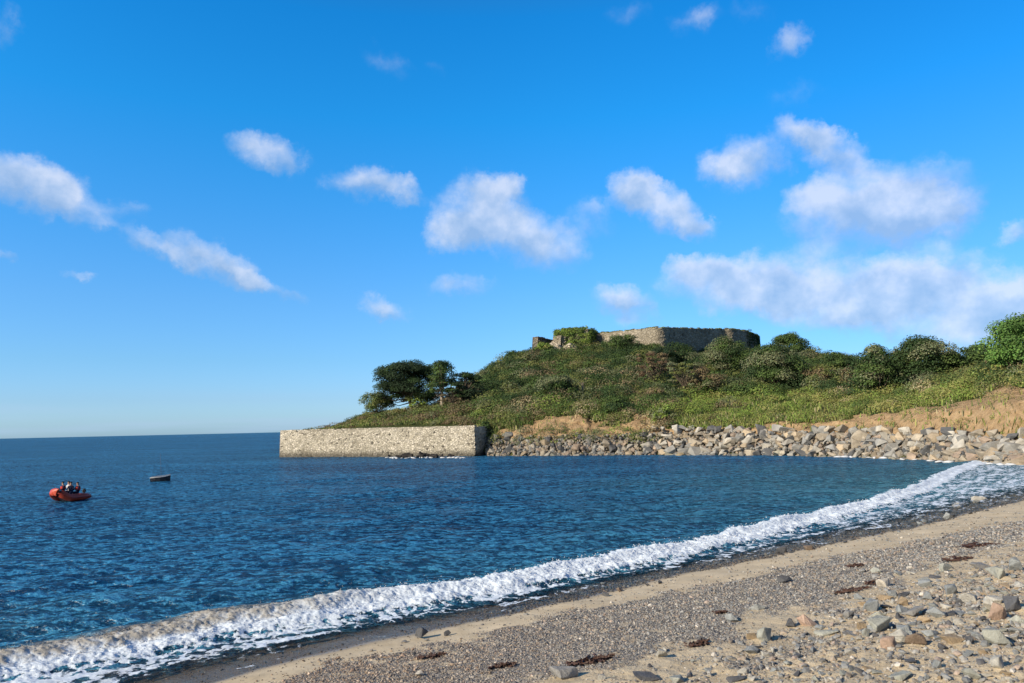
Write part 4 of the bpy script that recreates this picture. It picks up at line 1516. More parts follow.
def make_trees():
    HG_ = 'trees and bushes of the headland'
    pts = [
        # left clump behind the sea wall
        ('pine_tree', 'tree', 'broad dark pine leaning left at the seaward end of the clump', 412, 411, 182, 74, 48, ['pine', 'pine', 'dark'], 'pine', .12, 1, dict(lean=-.10, dens=1.15)),
        ('pine_tree', 'tree', 'tall thin pine with a bare pale trunk in front of the dark clump', 442, 412, 176, 27, 51, ['dark', 'mid'], 'pine', .62, 2, dict(dens=.75, bark=DEADWOOD)),
        ('pine_tree', 'tree', 'dark round-topped pine at the landward end of the clump', 464, 410, 175, 36, 40, ['pine', 'pine', 'dark'], 'pine', .3, 3, dict(dens=1.3, lean=.05)),
        ('bush', 'bush', 'grey green bush at the seaward foot of the broad dark pine', 377, 414, 180, 30, 21, ['mid', 'grey', 'olive'], 'round', .15, 4, {}),
        ('bush', 'bush', 'light green bush under the pines, left of the pale trunk', 419, 413, 175, 24, 22, ['bright', 'olive', 'grey'], 'round', .2, 5, {}),
        ('bare_tree', 'tree', 'brown twiggy tree behind the pale pine trunk', 449, 410, 180, 34, 27, ['brown', 'mid'], 'bare', .4, 6, dict(bare=.3, dens=1.4)),
        # hillside
        ('bush', 'bush', 'dark domed bush alone halfway down the slope under the ivy tower', 561, 402, 172, 40, 27, ['dark', 'mid', 'mid', 'grey'], 'round', .1, 10, {}),
        ('dead_tree', 'tree', 'thin bleached dead stem right of the dark domed bush', 583, 400, 168, 9, 22, ['brown'], 'bare', .8, 11, dict(bare=.95, dens=.4, bark=DEADWOOD)),
        ('bush', 'bush', 'low dark bush against the sunlit fort wall', 622, 351, 216, 40, 15, ['dark', 'mid'], 'round', .05, 12, {}),
        ('pine_tree', 'tree', 'dark evergreen crown below the rounded fort corner', 668, 373, 195, 44, 26, ['pine', 'dark'], 'pine', .25, 13, dict(dens=1.3)),
        ('bare_tree', 'tree', 'reddish brown bare tree below the rounded fort corner', 657, 389, 182, 36, 36, ['brown', (0.17, 0.115, 0.07)], 'bare', .5, 14, dict(bare=.3, dens=1.5, lean=-.08)),
        ('bare_tree', 'tree', 'sparse tree with pale green tufts right of the reddish bare tree', 684, 396, 176, 28, 34, ['grey', 'olive'], 'bare', .5, 15, dict(bare=.1, dens=1.2)),
        ('bush', 'bush', 'brown green bush right of the tufted sparse tree', 704, 396, 178, 34, 27, ['brown', 'grey', 'mid'], 'round', .15, 16, {}),
        ('broadleaf_tree', 'tree', 'green tree in front of the shaded fort wall', 727, 377, 200, 42, 36, ['mid', 'dark', 'grey'], 'round', .2, 17, {}),
        ('bush', 'bush', 'rust brown mound of shrub low on the slope below the bare trees', 653, 404, 168, 34, 16, ['brown', 'brown', 'olive'], 'round', .02, 18, {}),
        ('broadleaf_tree', 'tree', 'small tree on the skyline right of the fort', 791, 358, 222, 34, 23, ['mid', 'dark'], 'round', .25, 19, {}),
        ('bush', 'bush', 'large round grey green bush with a pale sunlit top', 779, 390, 180, 60, 40, ['grey', 'mid', 'dark'], 'round', .08, 20, dict(dens=1.4)),
        ('bush', 'bush', 'low brown and green bush right of the large round one', 823, 389, 172, 42, 22, ['brown', 'olive', 'mid'], 'round', .05, 21, {}),
        ('broadleaf_tree', 'tree', 'dark skyline tree between the small tree and the paired round trees', 838, 374, 200, 34, 19, ['dark', 'mid'], 'round', .2, 22, {}),
        ('bush', 'bush', 'brownish bush at the left foot of the paired round trees', 851, 390, 165, 26, 22, ['brown', 'grey', 'olive'], 'round', .1, 23, {}),
        ('broadleaf_tree', 'tree', 'grey green round tree, left one of the pair on the skyline', 879, 396, 158, 44, 48, ['grey', 'mid', 'dark'], 'round', .12, 24, dict(dens=1.25)),
        ('broadleaf_tree', 'tree', 'wider dark round tree, right one of the pair on the skyline', 924, 385, 155, 60, 43, ['mid', 'grey', 'dark', 'dark'], 'round', .12, 25, dict(dens=1.25)),
        ('broadleaf_tree', 'tree', 'dark low tree left of the bright green one', 975, 374, 150, 46, 27, ['dark', 'dark', 'mid'], 'round', .12, 26, dict(dens=1.2)),
        ('broadleaf_tree', 'tree', 'tall bright green tree at the frame edge', 1022, 374, 136, 58, 55, [(0.13, 0.25, 0.06), (0.10, 0.19, 0.05), (0.17, 0.29, 0.07)], 'round', .12, 27, dict(dens=1.25)),
        ('broadleaf_tree', 'tree', 'dark tree filling the gap behind the paired round trees', 947, 377, 170, 34, 24, ['dark', 'pine'], 'round', .12, 28, {}),
        ('bush', 'bush', 'dark scrub clump on the left shoulder of the hill', 513, 360, 215, 24, 9, ['dark', 'mid'], 'round', .02, 29, {}),
        ('bush', 'bush', 'wide dark bush on the skyline just right of the fort', 758, 364, 215, 36, 12, ['dark', 'mid'], 'round', .02, 30, {}),
        ('bush', 'bush', 'pale yellow green bush under the dark low tree', 1000, 379, 122, 26, 13, ['yellow', 'bright', 'olive'], 'round', .02, 31, {}),
        ('bush', 'bush', 'pale green bush standing at the foot of the vivid green slope', 664, 425, 140, 22, 18, ['bright', 'grey'], 'round', .02, 32, {}),
        ('bush', 'bush', 'small dark bush in the gap between the sea wall end and the first boulders', 487, 437, 150, 15, 15, ['dark', 'dark', 'mid'], 'round', .02, 34, {}),
        ('bush', 'bush', 'dark green bush hanging over the orange cliff edge', 618, 415, 150, 40, 15, ['dark', 'mid'], 'round', .02, 33, {}),
    ]
    for (nm, cat, lab, px, py, D, w, h, tn, st, tr, sd, kw) in pts:
        # stand it on the actual ground at that column and row
        plant(nm, cat, lab, px, py, D, w, h, tn, st, tr, sd, HG_, **kw)


make_trees()

# ------------------------------------------------------------------ masonry: sea wall
def block_wall(name, P0, P1, P2, P3_, z0, z1, mat, nu=260, nv=40, amp=0.06, batter=0.25, seed=0):
    """closed four sided wall block with rough faces, footprint P0..P3"""
    V, F = [], []
    off = 0
    foot = [P0, P1, P2, P3_]
    cx, cy = sum(p[0] for p in foot) / 4, sum(p[1] for p in foot) / 4
    for k in range(4):
        a, b = Vector(foot[k]), Vector(foot[(k + 1) % 4])
        L = (b - a).length
        n = max(4, int(L / 0.22))
        m = max(4, int((z1 - z0) / 0.2))
        nn = Vector((b.y - a.y, a.x - b.x)).normalized()
        if nn.dot(Vector((cx, cy)) - a) > 0:
            nn = -nn
        U, W_ = np.meshgrid(np.linspace(0, 1, n), np.linspace(0, 1, m), indexing='ij')
        U, W_ = U.ravel(), W_.ravel()
        x = a.x + (b.x - a.x) * U
        y = a.y + (b.y - a.y) * U
        z = z0 + (z1 - z0) * W_
        e = np.minimum(np.minimum(U, 1 - U) * L / 0.3, 1)
        d = batter * (1 - W_) + amp * fbm(P3(x * 1.3, y * 1.3, z * 1.9), 3) * e
        z = z + 0.10 * fbm(P3(x * .8, y * .8, 3), 3) * (W_ > 0.99)
        V.append(np.stack([x + nn.x * d, y + nn.y * d, z], 1))
        F.append(grid_faces(n, m) + off)
        off += n * m
    V = np.concatenate(V)
    F = np.concatenate(F)
    t = np.array([(p[0], p[1], z1 - 0.03) for p in foot])
    F = np.concatenate([F, [[off, off + 1, off + 2, off + 3]]])
    V = np.concatenate([V, t])
    return V, F


WALL_A = P(280, 457.2, z=0)
WALL_B = P(475, 456.2, z=0)


def make_sea_wall():
    m = mat_masonry('sea_wall_masonry', [(0.40, 0.365, 0.29), (0.55, 0.51, 0.41), (0.68, 0.63, 0.53)], 2.1, 1.4, (0.27, 0.24, 0.19), 0.25)
    d = (WALL_B - WALL_A)
    d.z = 0
    d.normalize()
    nrm = Vector((-d.y, d.x, 0))           # away from the camera
    A, B = WALL_A, WALL_B
    C, D = B + nrm * 5.5, A + nrm * 5.5
    root = empty('sea_wall', (A + B) / 2)
    root.location.z = 0
    tag(root, 'long sunlit rubble stone sea wall running out into the bay below the pines', 'sea wall')
    o3 = root.location
    V, F = block_wall('wall', A.xy, B.xy, C.xy, D.xy, -1.5, 5.72, m)
    V = V - np.array(o3)
    body = link('wall_body', np_mesh('wall_body', V, F, [m]), root)
    # coping course: separate slabs laid with small gaps
    bm = bmesh.new()
    rnd = random.Random(4)
    L = (B - A).length
    u = 0.0
    while u < L - 0.3:
        w = min(rnd.uniform(0.8, 1.7), L - u)
        c = A + d * (u + w / 2) + nrm * 0.5
        hgt = 0.20 + rnd.uniform(-.04, .06)
        mt = Matrix.Translation(Vector((c.x, c.y, 5.72 + hgt / 2)) - o3) @ Matrix.Rotation(math.atan2(d.y, d.x), 4, 'Z') @ Matrix.Diagonal((w * 0.97, 1.05, hgt, 1))
        bmesh.ops.create_cube(bm, size=1, matrix=mt)
        u += w
    link('coping', bm_mesh('coping', bm, [m]), root)
    # dressed corner stones at the landward end
    bm = bmesh.new()
    z = 0.2
    k = 0
    while z < 5.6:
        h = rnd.uniform(0.38, 0.5)
        ln = 1.0 if k % 2 else 0.55
        c = B + d * (0.06 - ln / 2 + 0.25 * (1 - z / 5.7)) + nrm * (0.35 - 0.12 - 0.22 * (1 - z / 5.7))
        mt = Matrix.Translation(Vector((c.x, c.y, z + h / 2)) - o3) @ Matrix.Rotation(math.atan2(d.y, d.x), 4, 'Z') @ Matrix.Diagonal((ln, 0.75 if k % 2 else 1.1, h * 0.93, 1))
        bmesh.ops.create_cube(bm, size=1, matrix=mt)
        z += h
        k += 1
    link('corner_stones', bm_mesh('corner_stones', bm, [m]), root)
    # weed-dark rocks at its foot
    rnd = random.Random(9)
    for k in range(34):
        t = rnd.triangular(384, 474, 418)
        p = P(t, 457.3 + rnd.uniform(-0.2, 0.6), z=0)
        s = rnd.uniform(0.35, 0.95) * (1.1 - abs(t - 415) / 90)
        p.z = s * 0.35
        big = 'larger' if s > 0.7 else 'small'
        side = 'middle' if t < 430 else 'landward part'
        o = stone('rock', ROCKS[k % 18], p, (s * 1.3, s, s * 0.9), (rnd.random(), rnd.random(), rnd.random() * 6), (0.035, 0.032, 0.03))
        tag(o, f'{big} weed-black rock awash at the foot of the {side} of the sea wall', 'rock', 'black rocks at the foot of the sea wall')


make_sea_wall()

# ------------------------------------------------------------------ rock armour along the bay
BOULDER_COL = {'pale grey': (0.46, 0.44, 0.385), 'grey': (0.32, 0.32, 0.30), 'tan': (0.46, 0.38, 0.27), 'dark grey': (0.13, 0.135, 0.14), 'warm grey': (0.40, 0.355, 0.28), 'pinkish': (0.44, 0.35, 0.27)}


def make_armour():
    rnd = random.Random(77)
    rs = np.random.RandomState(6)
    cand = []
    pxs = 486.0
    # walk along the foot so boulders pack against each other
    while pxs < 1130:
        row_n = 6 if pxs > 650 else 5
        g0 = hill_at(pxs, 0.05)[0]
        for k in range(row_n):
            v = 0.06 + (k + rnd.uniform(-.35, .35)) / (row_n - 1) * (0.90 if pxs > 650 else 0.76 + 0.12 * math.sin(pxs * 0.09))
            q = hill_at(pxs + rnd.uniform(-5, 5), max(0.02, v))[0]
            sz = rnd.uniform(0.75, 1.3) if pxs > 655 else rnd.choice([rnd.uniform(0.35, 0.7), rnd.uniform(0.6, 1.15)])
            if rnd.random() < 0.12:
                sz *= 1.3
            if pxs > 900:
                sz *= 1.0
            cand.append((sz, q, pxs, v))
        pxs += 1.45 / g0[1] * FPX * (0.56 if pxs < 655 else 0.92)
    inview = [c for c in cand if c[2] < 1040]
    order = sorted(range(len(cand)), key=lambda i: -cand[i][0] / cand[i][1][1] - (0 if cand[i][2] < 1034 else -9))
    single = set(order[:292])
    V0 = [ico(0.25, 50 + k) for k in range(6)]
    small = []
    for i, (sz, q, px, v) in enumerate(cand):
        names = list(BOULDER_COL)
        wts = [4, 3.4, 2, 1.8, 2.6, .8] if px > 655 else [2.6, 3, 1, 3.4, 2.6, .5]
        c = rnd.choices(names, wts)[0]
        jf = rnd.uniform(.8, 1.12)
        col = tuple(x * jf for x in BOULDER_COL[c])
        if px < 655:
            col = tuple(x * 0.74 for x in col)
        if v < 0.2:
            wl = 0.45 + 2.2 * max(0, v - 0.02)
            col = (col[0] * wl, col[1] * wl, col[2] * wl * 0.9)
        if i in single:
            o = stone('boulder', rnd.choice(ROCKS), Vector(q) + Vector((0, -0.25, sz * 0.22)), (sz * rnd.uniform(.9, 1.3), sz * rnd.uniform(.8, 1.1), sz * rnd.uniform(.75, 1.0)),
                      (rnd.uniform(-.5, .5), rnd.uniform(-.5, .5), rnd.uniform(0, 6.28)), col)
            row = 'lowest course at the waterline' if v < 0.25 else ('middle of the heap' if v < 0.75 else 'topmost course')
            if px < 560:
                seg = 'just right of the sea wall end'
            elif px < 655:
                seg = 'below the orange cliff patch'
            elif px < 760:
                seg = 'below the vivid green slope'
            elif px < 870:
                seg = 'where the tan cliff begins'
            elif px < 950:
                seg = 'behind the far end of the surf'
            else:
                seg = 'by the beach end'
            big = 'large' if sz > 1.0 else ('medium' if sz > 0.75 else 'small')
            tag(o, f'{big} {c} boulder, {row}, {seg}', 'boulder', 'rock armour boulders along the bay')
        else:
            small.append((Vector(q), sz, col))
    # rubble between and below, too many to count
    N = 5200
    px = rs.uniform(484, 1110, N)
    v = rs.uniform(-0.02, 0.92, N)
    q = hill_at(px, np.clip(v, 0, 2))
    pos = np.concatenate([q + [0, -0.3, 0.1], np.array([s[0][:] for s in small])]) if small else q
    sz = np.concatenate([np.exp(rs.normal(math.log(0.26), 0.35, N)), np.array([s[1] * 0.9 for s in small])])
    pal = np.array(list(BOULDER_COL.values()))
    tn = pal[rs.randint(0, len(pal), len(sz))] * 0.6
    V, F, T = scatter(V0, pos, sz[:, None] * rs.uniform(0.6, 1.2, (len(sz), 3)), rs, tn)
    kind(link('rubble', np_mesh('rubble', V, F, [PEBBLE], {'tone': T})), 'stuff')


make_armour()


# ------------------------------------------------------------------ foam along the rocks and the sea wall
def make_lap_foam():
    rs = np.random.RandomState(14)
    Vs, Fs, off = [], [], 0
    spots = [(px, 457.4) for px in np.arange(384, 474, 1.3)]
    pos = []
    for px, py in spots:
        if rs.rand() < 0.35:
            p = P(px, py + rs.uniform(0, 1.1), z=0.02)
            pos.append((p.x, p.y, 0.06))
    for px in np.arange(486, 1010, 0.8):
        w = 0.0 if px < 830 else 0.10
        if rs.rand() < w:
            g = hill_at(px, 0.2)[0]
            pos.append((g[0] - rs.uniform(0.2, 1.6), g[1] - rs.uniform(0.6, 2.4), 0.06))
    pos = np.array(pos)
    n = len(pos)
    sc = np.stack([rs.uniform(.15, .8, n), rs.uniform(.2, .8, n), rs.uniform(.05, .22, n)], 1)
    V, F, T = scatter([ico(0.3, 70 + k) for k in range(5)], pos, sc, rs, np.tile([0.78, 0.80, 0.82], (n, 1)), 0.05)
    kind(link('foam', np_mesh('foam', V, F, [FOAM], {'tone': T}, True)), 'stuff')


make_lap_foam()


# ------------------------------------------------------------------ fort
def make_fort():
    m = mat_masonry('fort_masonry', [(0.24, 0.215, 0.165), (0.31, 0.28, 0.22), (0.38, 0.345, 0.275)], 0.9, 1.4, (0.20, 0.17, 0.13), 0.5)
    md = mat_masonry('fort_masonry_shaded', [(0.15, 0.14, 0.12), (0.20, 0.185, 0.155), (0.26, 0.235, 0.19)], 0.9, 1.4, (0.12, 0.11, 0.09), 0.5)  # darker copy of the fort masonry, shade put into its colours
    # plan line from pixels at real depths: px, depth, top py
    line = [(590, 247, 333.5), (612, 240, 332), (636, 232, 329.5), (650, 227, 328), (656, 225.5, 327.3), (663, 226, 327.3), (669, 228.5, 327.6),
            (690, 237, 328.2), (712, 246, 328.8), (724, 251, 328.8), (731, 251, 329), (738, 254, 329.6), (748, 259, 331), (755, 264, 334), (757, 270, 337), (757, 285, 338)]
    pts = []
    for px, D, py in line:
        q = P(px, py, Y=D)
        pts.append((q.x, q.y, q.z))
    back = [(pts[-1][0] - 6, pts[-1][1] + 25, pts[-1][2] - 1), (pts[0][0] + 2, pts[0][1] + 45, pts[0][2]), (pts[0][0] - 1, pts[0][1] + 16, pts[0][2])]
    loop = pts + back + [pts[0]]
    root = empty('fort', Vector((pts[5][0], pts[5][1] + 15, 27)))
    tag(root, 'long low ruined stone fort with a rounded corner crowning the hill', 'fort')
    o3 = np.array(root.location)
    # dense resample
    P_ = np.array(loop)
    d = np.concatenate([[0], np.cumsum(np.linalg.norm(np.diff(P_[:, :2], axis=0), axis=1))])
    tt = np.arange(0, d[-1], 0.4)
    xs, ys, zs = (np.interp(tt, d, P_[:, j]) for j in range(3))
    for arr in (xs, ys):
        ker = np.ones(5) / 5
        arr[2:-2] = np.convolve(arr, ker, 'valid')
    tx, ty = np.gradient(xs), np.gradient(ys)
    ln = np.hypot(tx, ty)
    nx, ny = ty / ln, -tx / ln
    zt = zs + 0.35 * fbm(P3(tt / 2.2, 0 * tt, 1), 4)
    nv = 34
    rows = []
    for k in range(nv):
        w = k / (nv - 1)
        z = 21 + (zt - 21) * w
        dd = 1.1 * (1 - w) + 0.16 * fbm(P3(xs * 1.0, ys * 1.0, z * 1.3), 3)
        rows.append(np.stack([xs + nx * dd, ys + ny * dd, z], 1))
    # parapet top and inner face
    rows.append(np.stack([xs - nx * 1.3, ys - ny * 1.3, zt + 0.05 * fbm(P3(tt, 0 * tt, 2), 2)], 1))
    rows.append(np.stack([xs - nx * 1.3, ys - ny * 1.3, zt * 0 + 25], 1))
    G = np.array(rows)
    F = grid_faces(len(rows), len(tt))
    link('wall', np_mesh('wall', G.reshape(-1, 3) - o3, F, [m]), root)
    # turf and weeds along the wall head, ivy on the shaded end
    rs = np.random.RandomState(31)
    front = np.where((tt < d[15]))[0]
    pos, rad, tn = [], [], []
    for i in front:
        pxx = 512 + FPX * xs[i] / ys[i]
        w = 0.30 + 0.6 * (abs(pxx - 650) < 9) + 0.6 * (abs(pxx - 608) < 10) + 0.7 * (abs(pxx - 735) < 6) + 0.7 * (pxx > 742)
        if rs.rand() < w:
            r = rs.uniform(0.25, 0.6)
            pos.append((xs[i] - nx[i] * rs.uniform(0, 1), ys[i] - ny[i] * rs.uniform(0, 1), zt[i] + 0.05))
            rad.append((r * 1.6, r * 1.4, r * 0.55))
            tn.append(PALG['bright' if rs.rand() < .35 else 'olive'])
    V, F, T = leaf_cloud(np.array(pos) - o3, np.array(rad), 40, 0.26, np.array(tn), rs)
    link('turf_cap', np_mesh('turf_cap', V, F, [LEAF], {'tone': T}), root)
    pos, rad, tn = [], [], []
    for i in front:
        pxx = 512 + FPX * xs[i] / ys[i]
        if pxx > 748:
            for z in np.arange(27, zt[i], 1.1):
                if rs.rand() < 0.55:
                    pos.append((xs[i] + nx[i] * .3, ys[i] + ny[i] * .3, z))
                    rad.append((.8, .8, .9))
                    tn.append(PALG['dark'])
    if pos:
        V, F, T = leaf_cloud(np.array(pos) - o3, np.array(rad), 45, 0.3, np.array(tn), rs)
        link('ivy', np_mesh('ivy', V, F, [LEAF], {'tone': T}), root)

    # ivy-clad tower at the fort's left end
    c = P(577, 352, Y=246)
    top = P(575, 329.5, Y=243).z
    t_root = empty('fort_tower', Vector((c.x, c.y, c.z - 3)))
    tag(t_root, 'squat square tower smothered in green ivy, left end of the fort', 'tower')
    w = 5.2
    a = math.radians(-20)
    cs = [Vector((c.x, c.y)) + Vector((math.cos(a) * sx * w - math.sin(a) * sy * w, math.sin(a) * sx * w + math.cos(a) * sy * w)) for sx, sy in ((-1, -1), (1, -1), (1, 1), (-1, 1))]
    V, F = block_wall('tower', cs[0], cs[1], cs[2], cs[3], c.z - 6, top - 0.4, m, batter=0.8, amp=.25)
    link('wall', np_mesh('wall', V - np.array(t_root.location), F, [m]), t_root)
    pos, rad, tn = [], [], []
    for k in range(620):
        f = rs.randint(4)
        u = rs.rand()
        p = cs[f].lerp(cs[(f + 1) % 4], u)
        z = rs.uniform(c.z - 3, top - 0.3)
        out = (p - Vector((c.x, c.y))).normalized()
        pos.append((p.x + out.x * .5, p.y + out.y * .5, z))
        rad.append((1.1, 1.1, 1.1))
        tn.append(PALG['bright' if rs.rand() < .6 else 'mid'])
    for k in range(90):
        p = cs[0].lerp(cs[1], rs.rand()).lerp(cs[3].lerp(cs[2], rs.rand()), rs.rand())
        pos.append((p.x, p.y, top - .2 + rs.uniform(-.3, .25)))
        rad.append((1.2, 1.2, .6))
        tn.append(PALG['bright' if rs.rand() < .4 else 'mid'])
    V, F, T = leaf_cloud(np.array(pos) - np.array(t_root.location), np.array(rad), 75, 0.36, np.array(tn), rs)
    link('ivy', np_mesh('ivy', V, F, [LEAF], {'tone': T}), t_root)

    # curtain wall linking tower and fort, in shade
    A0, A1 = P(582, 340, Y=241), P(600, 340, Y=248)
    r3 = empty('curtain_wall', Vector((A0.x, A0.y, 26)))
    tag(r3, 'short shaded link wall between the ivy tower and the fort', 'wall')
    n2 = Vector((-(A1 - A0).y, (A1 - A0).x)).normalized()
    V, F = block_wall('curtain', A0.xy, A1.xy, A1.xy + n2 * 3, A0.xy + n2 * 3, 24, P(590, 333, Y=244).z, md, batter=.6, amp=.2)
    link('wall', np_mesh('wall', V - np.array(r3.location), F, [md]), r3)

    # broken outworks left of the tower
    def ruin(px0, px1, D0, D1, pt, lab, mt, th=2.2, pb=358):
        A0, A1 = P(px0, pt, Y=D0), P(px1, pt, Y=D1)
        r = empty('ruined_wall', Vector((A0.x, A0.y, A0.z - 4)))
        tag(r, lab, 'ruin', 'broken walls left of the tower')
        n2 = Vector((-(A1 - A0).y, (A1 - A0).x)).normalized()
        V, F = block_wall('ruin', A0.xy, A1.xy, A1.xy + n2 * th, A0.xy + n2 * th, A0.z - 7, A0.z, mt, batter=.7, amp=.35)
        link('wall', np_mesh('wall', V - np.array(r.location), F, [mt]), r)
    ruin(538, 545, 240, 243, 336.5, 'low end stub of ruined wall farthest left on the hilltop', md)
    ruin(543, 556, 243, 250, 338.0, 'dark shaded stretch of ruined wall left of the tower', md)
    ruin(553, 561, 243, 240, 336.6, 'broken pier of pale stone touching the ivy tower', m)
    # pale rubble slopes below them
    mp = mat_masonry('pale_rubble', [(0.42, 0.36, 0.27), (0.52, 0.46, 0.36), (0.62, 0.56, 0.45)], 1.3, 1.2, (0.3, 0.26, 0.2), 0.4)
    for (px, py, wp, hp, D, lab, sd) in ((554, 350, 20, 11, 236, 'broad pale bank of fallen masonry under the broken pier', 1), (570, 350, 16, 9, 232, 'bright triangular heap of masonry at the foot of the ivy tower', 2)):
        bm = bmesh.new()
        s = D / FPX
        bmesh.ops.create_icosphere(bm, subdivisions=4, radius=1)
        co = np.array([v.co[:] for v in bm.verts])
        n = fbm(co * 2.2 + sd * 5, 4)
        for v, k in zip(bm.verts, n):
            v.co = Vector((v.co.x * wp * s * 0.5, v.co.y * 2.6, v.co.z * hp * s * 0.8)) * (1 + .22 * k)
            v.co.z *= (1 - 0.45 * abs(v.co.x) / (wp * s * .5)) if v.co.z > 0 else 1
        o = link('rubble_heap', bm_mesh('rubble_heap', bm, [mp]), None, P(px, py, Y=D))
        tag(o, lab, 'rubble', 'fallen masonry below the fort')
    # yellow-green scrub at the foot of the leftmost stub
    plant('bush', 'bush', 'yellow green bush covering the foot of the leftmost ruined wall', 543, 352, 234, 20, 10, ['bright', 'yellow', 'bright'], 'round', .02, 60, 'trees and bushes of the headland')


make_fort()


def small_structures():
    # pale stone post-like hut remains behind the pines
    m = mat_masonry('pale_stone', [(0.5, 0.44, 0.32), (0.62, 0.55, 0.42), (0.7, 0.64, 0.52)], 1.6, 1.4, (0.35, 0.3, 0.22), 0.6)
    A0 = P(444, 412, Y=181)
    V, F = block_wall('hut', (A0.x, A0.y), (A0.x + 1.5, A0.y), (A0.x + 1.5, A0.y + 2), (A0.x, A0.y + 2), A0.z - 1, A0.z + 1.9, m, batter=.05, amp=.04)
    root = empty('stone_hut', A0)
    tag(root, 'tiny pale stone hut behind the thin pine trunk', 'hut')
    link('wall', np_mesh('wall', V - np.array(A0), F, [m]), root)
    bm = bmesh.new()
    pr = [(-.15, -.15, 1.9), (1.65, -.15, 1.9), (1.65, 2.15, 1.9), (-.15, 2.15, 1.9), (-.15, 1, 2.45), (1.65, 1, 2.45)]
    vs = [bm.verts.new(p) for p in pr]
    for f in ((0, 1, 5, 4), (2, 3, 4, 5), (0, 4, 3), (1, 2, 5), (3, 2, 1, 0)):
        bm.faces.new([vs[i] for i in f])
    link('roof', bm_mesh('roof', bm, [mat_plain('stone_slab', (0.42, 0.37, 0.29), .9, .2, 4)]), root)
    # pale bench beside the domed bush
    b = P(556, 405.5, Y=167)
    wood = mat_plain('weathered_bench', (0.5, 0.45, 0.36), .8, .2, 10)
    root = empty('bench', b + Vector((0, 0, 0.2)), 0.15)
    tag(root, 'pale bench on the hill path beside the dark domed bush', 'bench')

    def bx(c, s):
        bm = bmesh.new()
        bmesh.ops.create_cube(bm, size=1, matrix=Matrix.Translation(c) @ Matrix.Diagonal((*s, 1)))
        bmesh.ops.bevel(bm, geom=bm.edges[:], offset=.012, segments=1, affect='EDGES')
        return bm
    link('seat', bm_mesh('seat', bx((0, 0, .45), (1.8, .42, .07)), [wood]), root)
    link('backrest', bm_mesh('backrest', bx((0, .25, .78), (1.8, .06, .32)), [wood]), root)
    for sx in (-.75, .75):
        link('leg', bm_mesh('leg', bx((sx, 0.05, .0), (.1, .4, .86)), [wood]), root)


small_structures()


# ------------------------------------------------------------------ boats
def sweep(path, radii, seg=12, closed=False, caps=True):
    Vs, Fs = [], []
    limb(Vs, Fs, path, radii, seg)
    V = np.concatenate(Vs)
    bm = bmesh.new()
    vs = [bm.verts.new(v) for v in V]
    for f in Fs:
        bm.faces.new([vs[i] for i in f])
    if caps:
        bm.faces.new(vs[:seg][::-1])
        bm.faces.new(vs[-seg:])
    bmesh.ops.recalc_face_normals(bm, faces=bm.faces[:])
    return bm


def skin_person(name, joints, edges, radii, mats, loc, rz, label, group, coat, trouser, hair):
    me = bpy.data.meshes.new(name + '_frame')
    me.from_pydata(joints, edges, [])
    o = bpy.data.objects.new(name, me)
    COL.objects.link(o)
    sk = o.modifiers.new('skin', 'SKIN')
    for i, r in enumerate(radii):
        me.skin_vertices[0].data[i].radius = (r, r)
    me.skin_vertices[0].data[0].use_root = True
    ss = o.modifiers.new('sub', 'SUBSURF')
    ss.levels = ss.render_levels = 1
    dg = bpy.context.evaluated_depsgraph_get()
    dg.update()
    me2 = bpy.data.meshes.new_from_object(o.evaluated_get(dg))
    o.modifiers.clear()
    o.data = me2
    me2.materials.clear()
    for m in mats:
        me2.materials.append(m)
    # 0 coat, 1 trousers, 2 skin
    head = joints[3]
    for p in me2.polygons:
        c = p.center
        p.use_smooth = True
        if c.z > joints[2][2] + 0.03 and abs(c.x) < 0.16:
            p.material_index = 2
        elif c.z < joints[0][2] + 0.02 or c.y < -0.28 and c.z < joints[0][2] + .12:
            p.material_index = 1
        else:
            p.material_index = 0
    o.location = loc
    o.rotation_euler = (0, 0, rz)
    tag(o, label, 'person', group)
    # hair cap and life jacket follow the body
    bm = bmesh.new()
    bmesh.ops.create_uvsphere(bm, u_segments=12, v_segments=8, radius=1)
    bmesh.ops.delete(bm, geom=[v for v in bm.verts if v.co.z < -0.25 or (v.co.y < -0.55 and v.co.z < .35)], context='VERTS')
    for v in bm.verts:
        v.co = Vector((v.co.x * .108, v.co.y * .122, v.co.z * .125)) + Vector(head) + Vector((0, .008, .02))
    link('hair', bm_mesh('hair', bm, [hair], True), o)
    if coat is not None:
        bm = bmesh.new()
        zc = (joints[0][2] + joints[2][2]) / 2 + .06
        bmesh.ops.create_cube(bm, size=1, matrix=Matrix.Translation((0, joints[1][1], zc)) @ Matrix.Diagonal((.40, .33, .40, 1)))
        bmesh.ops.bevel(bm, geom=bm.edges[:], offset=.07, segments=2, affect='EDGES')
        link('life_jacket', bm_mesh('life_jacket', bm, [coat], True), o)
    return o


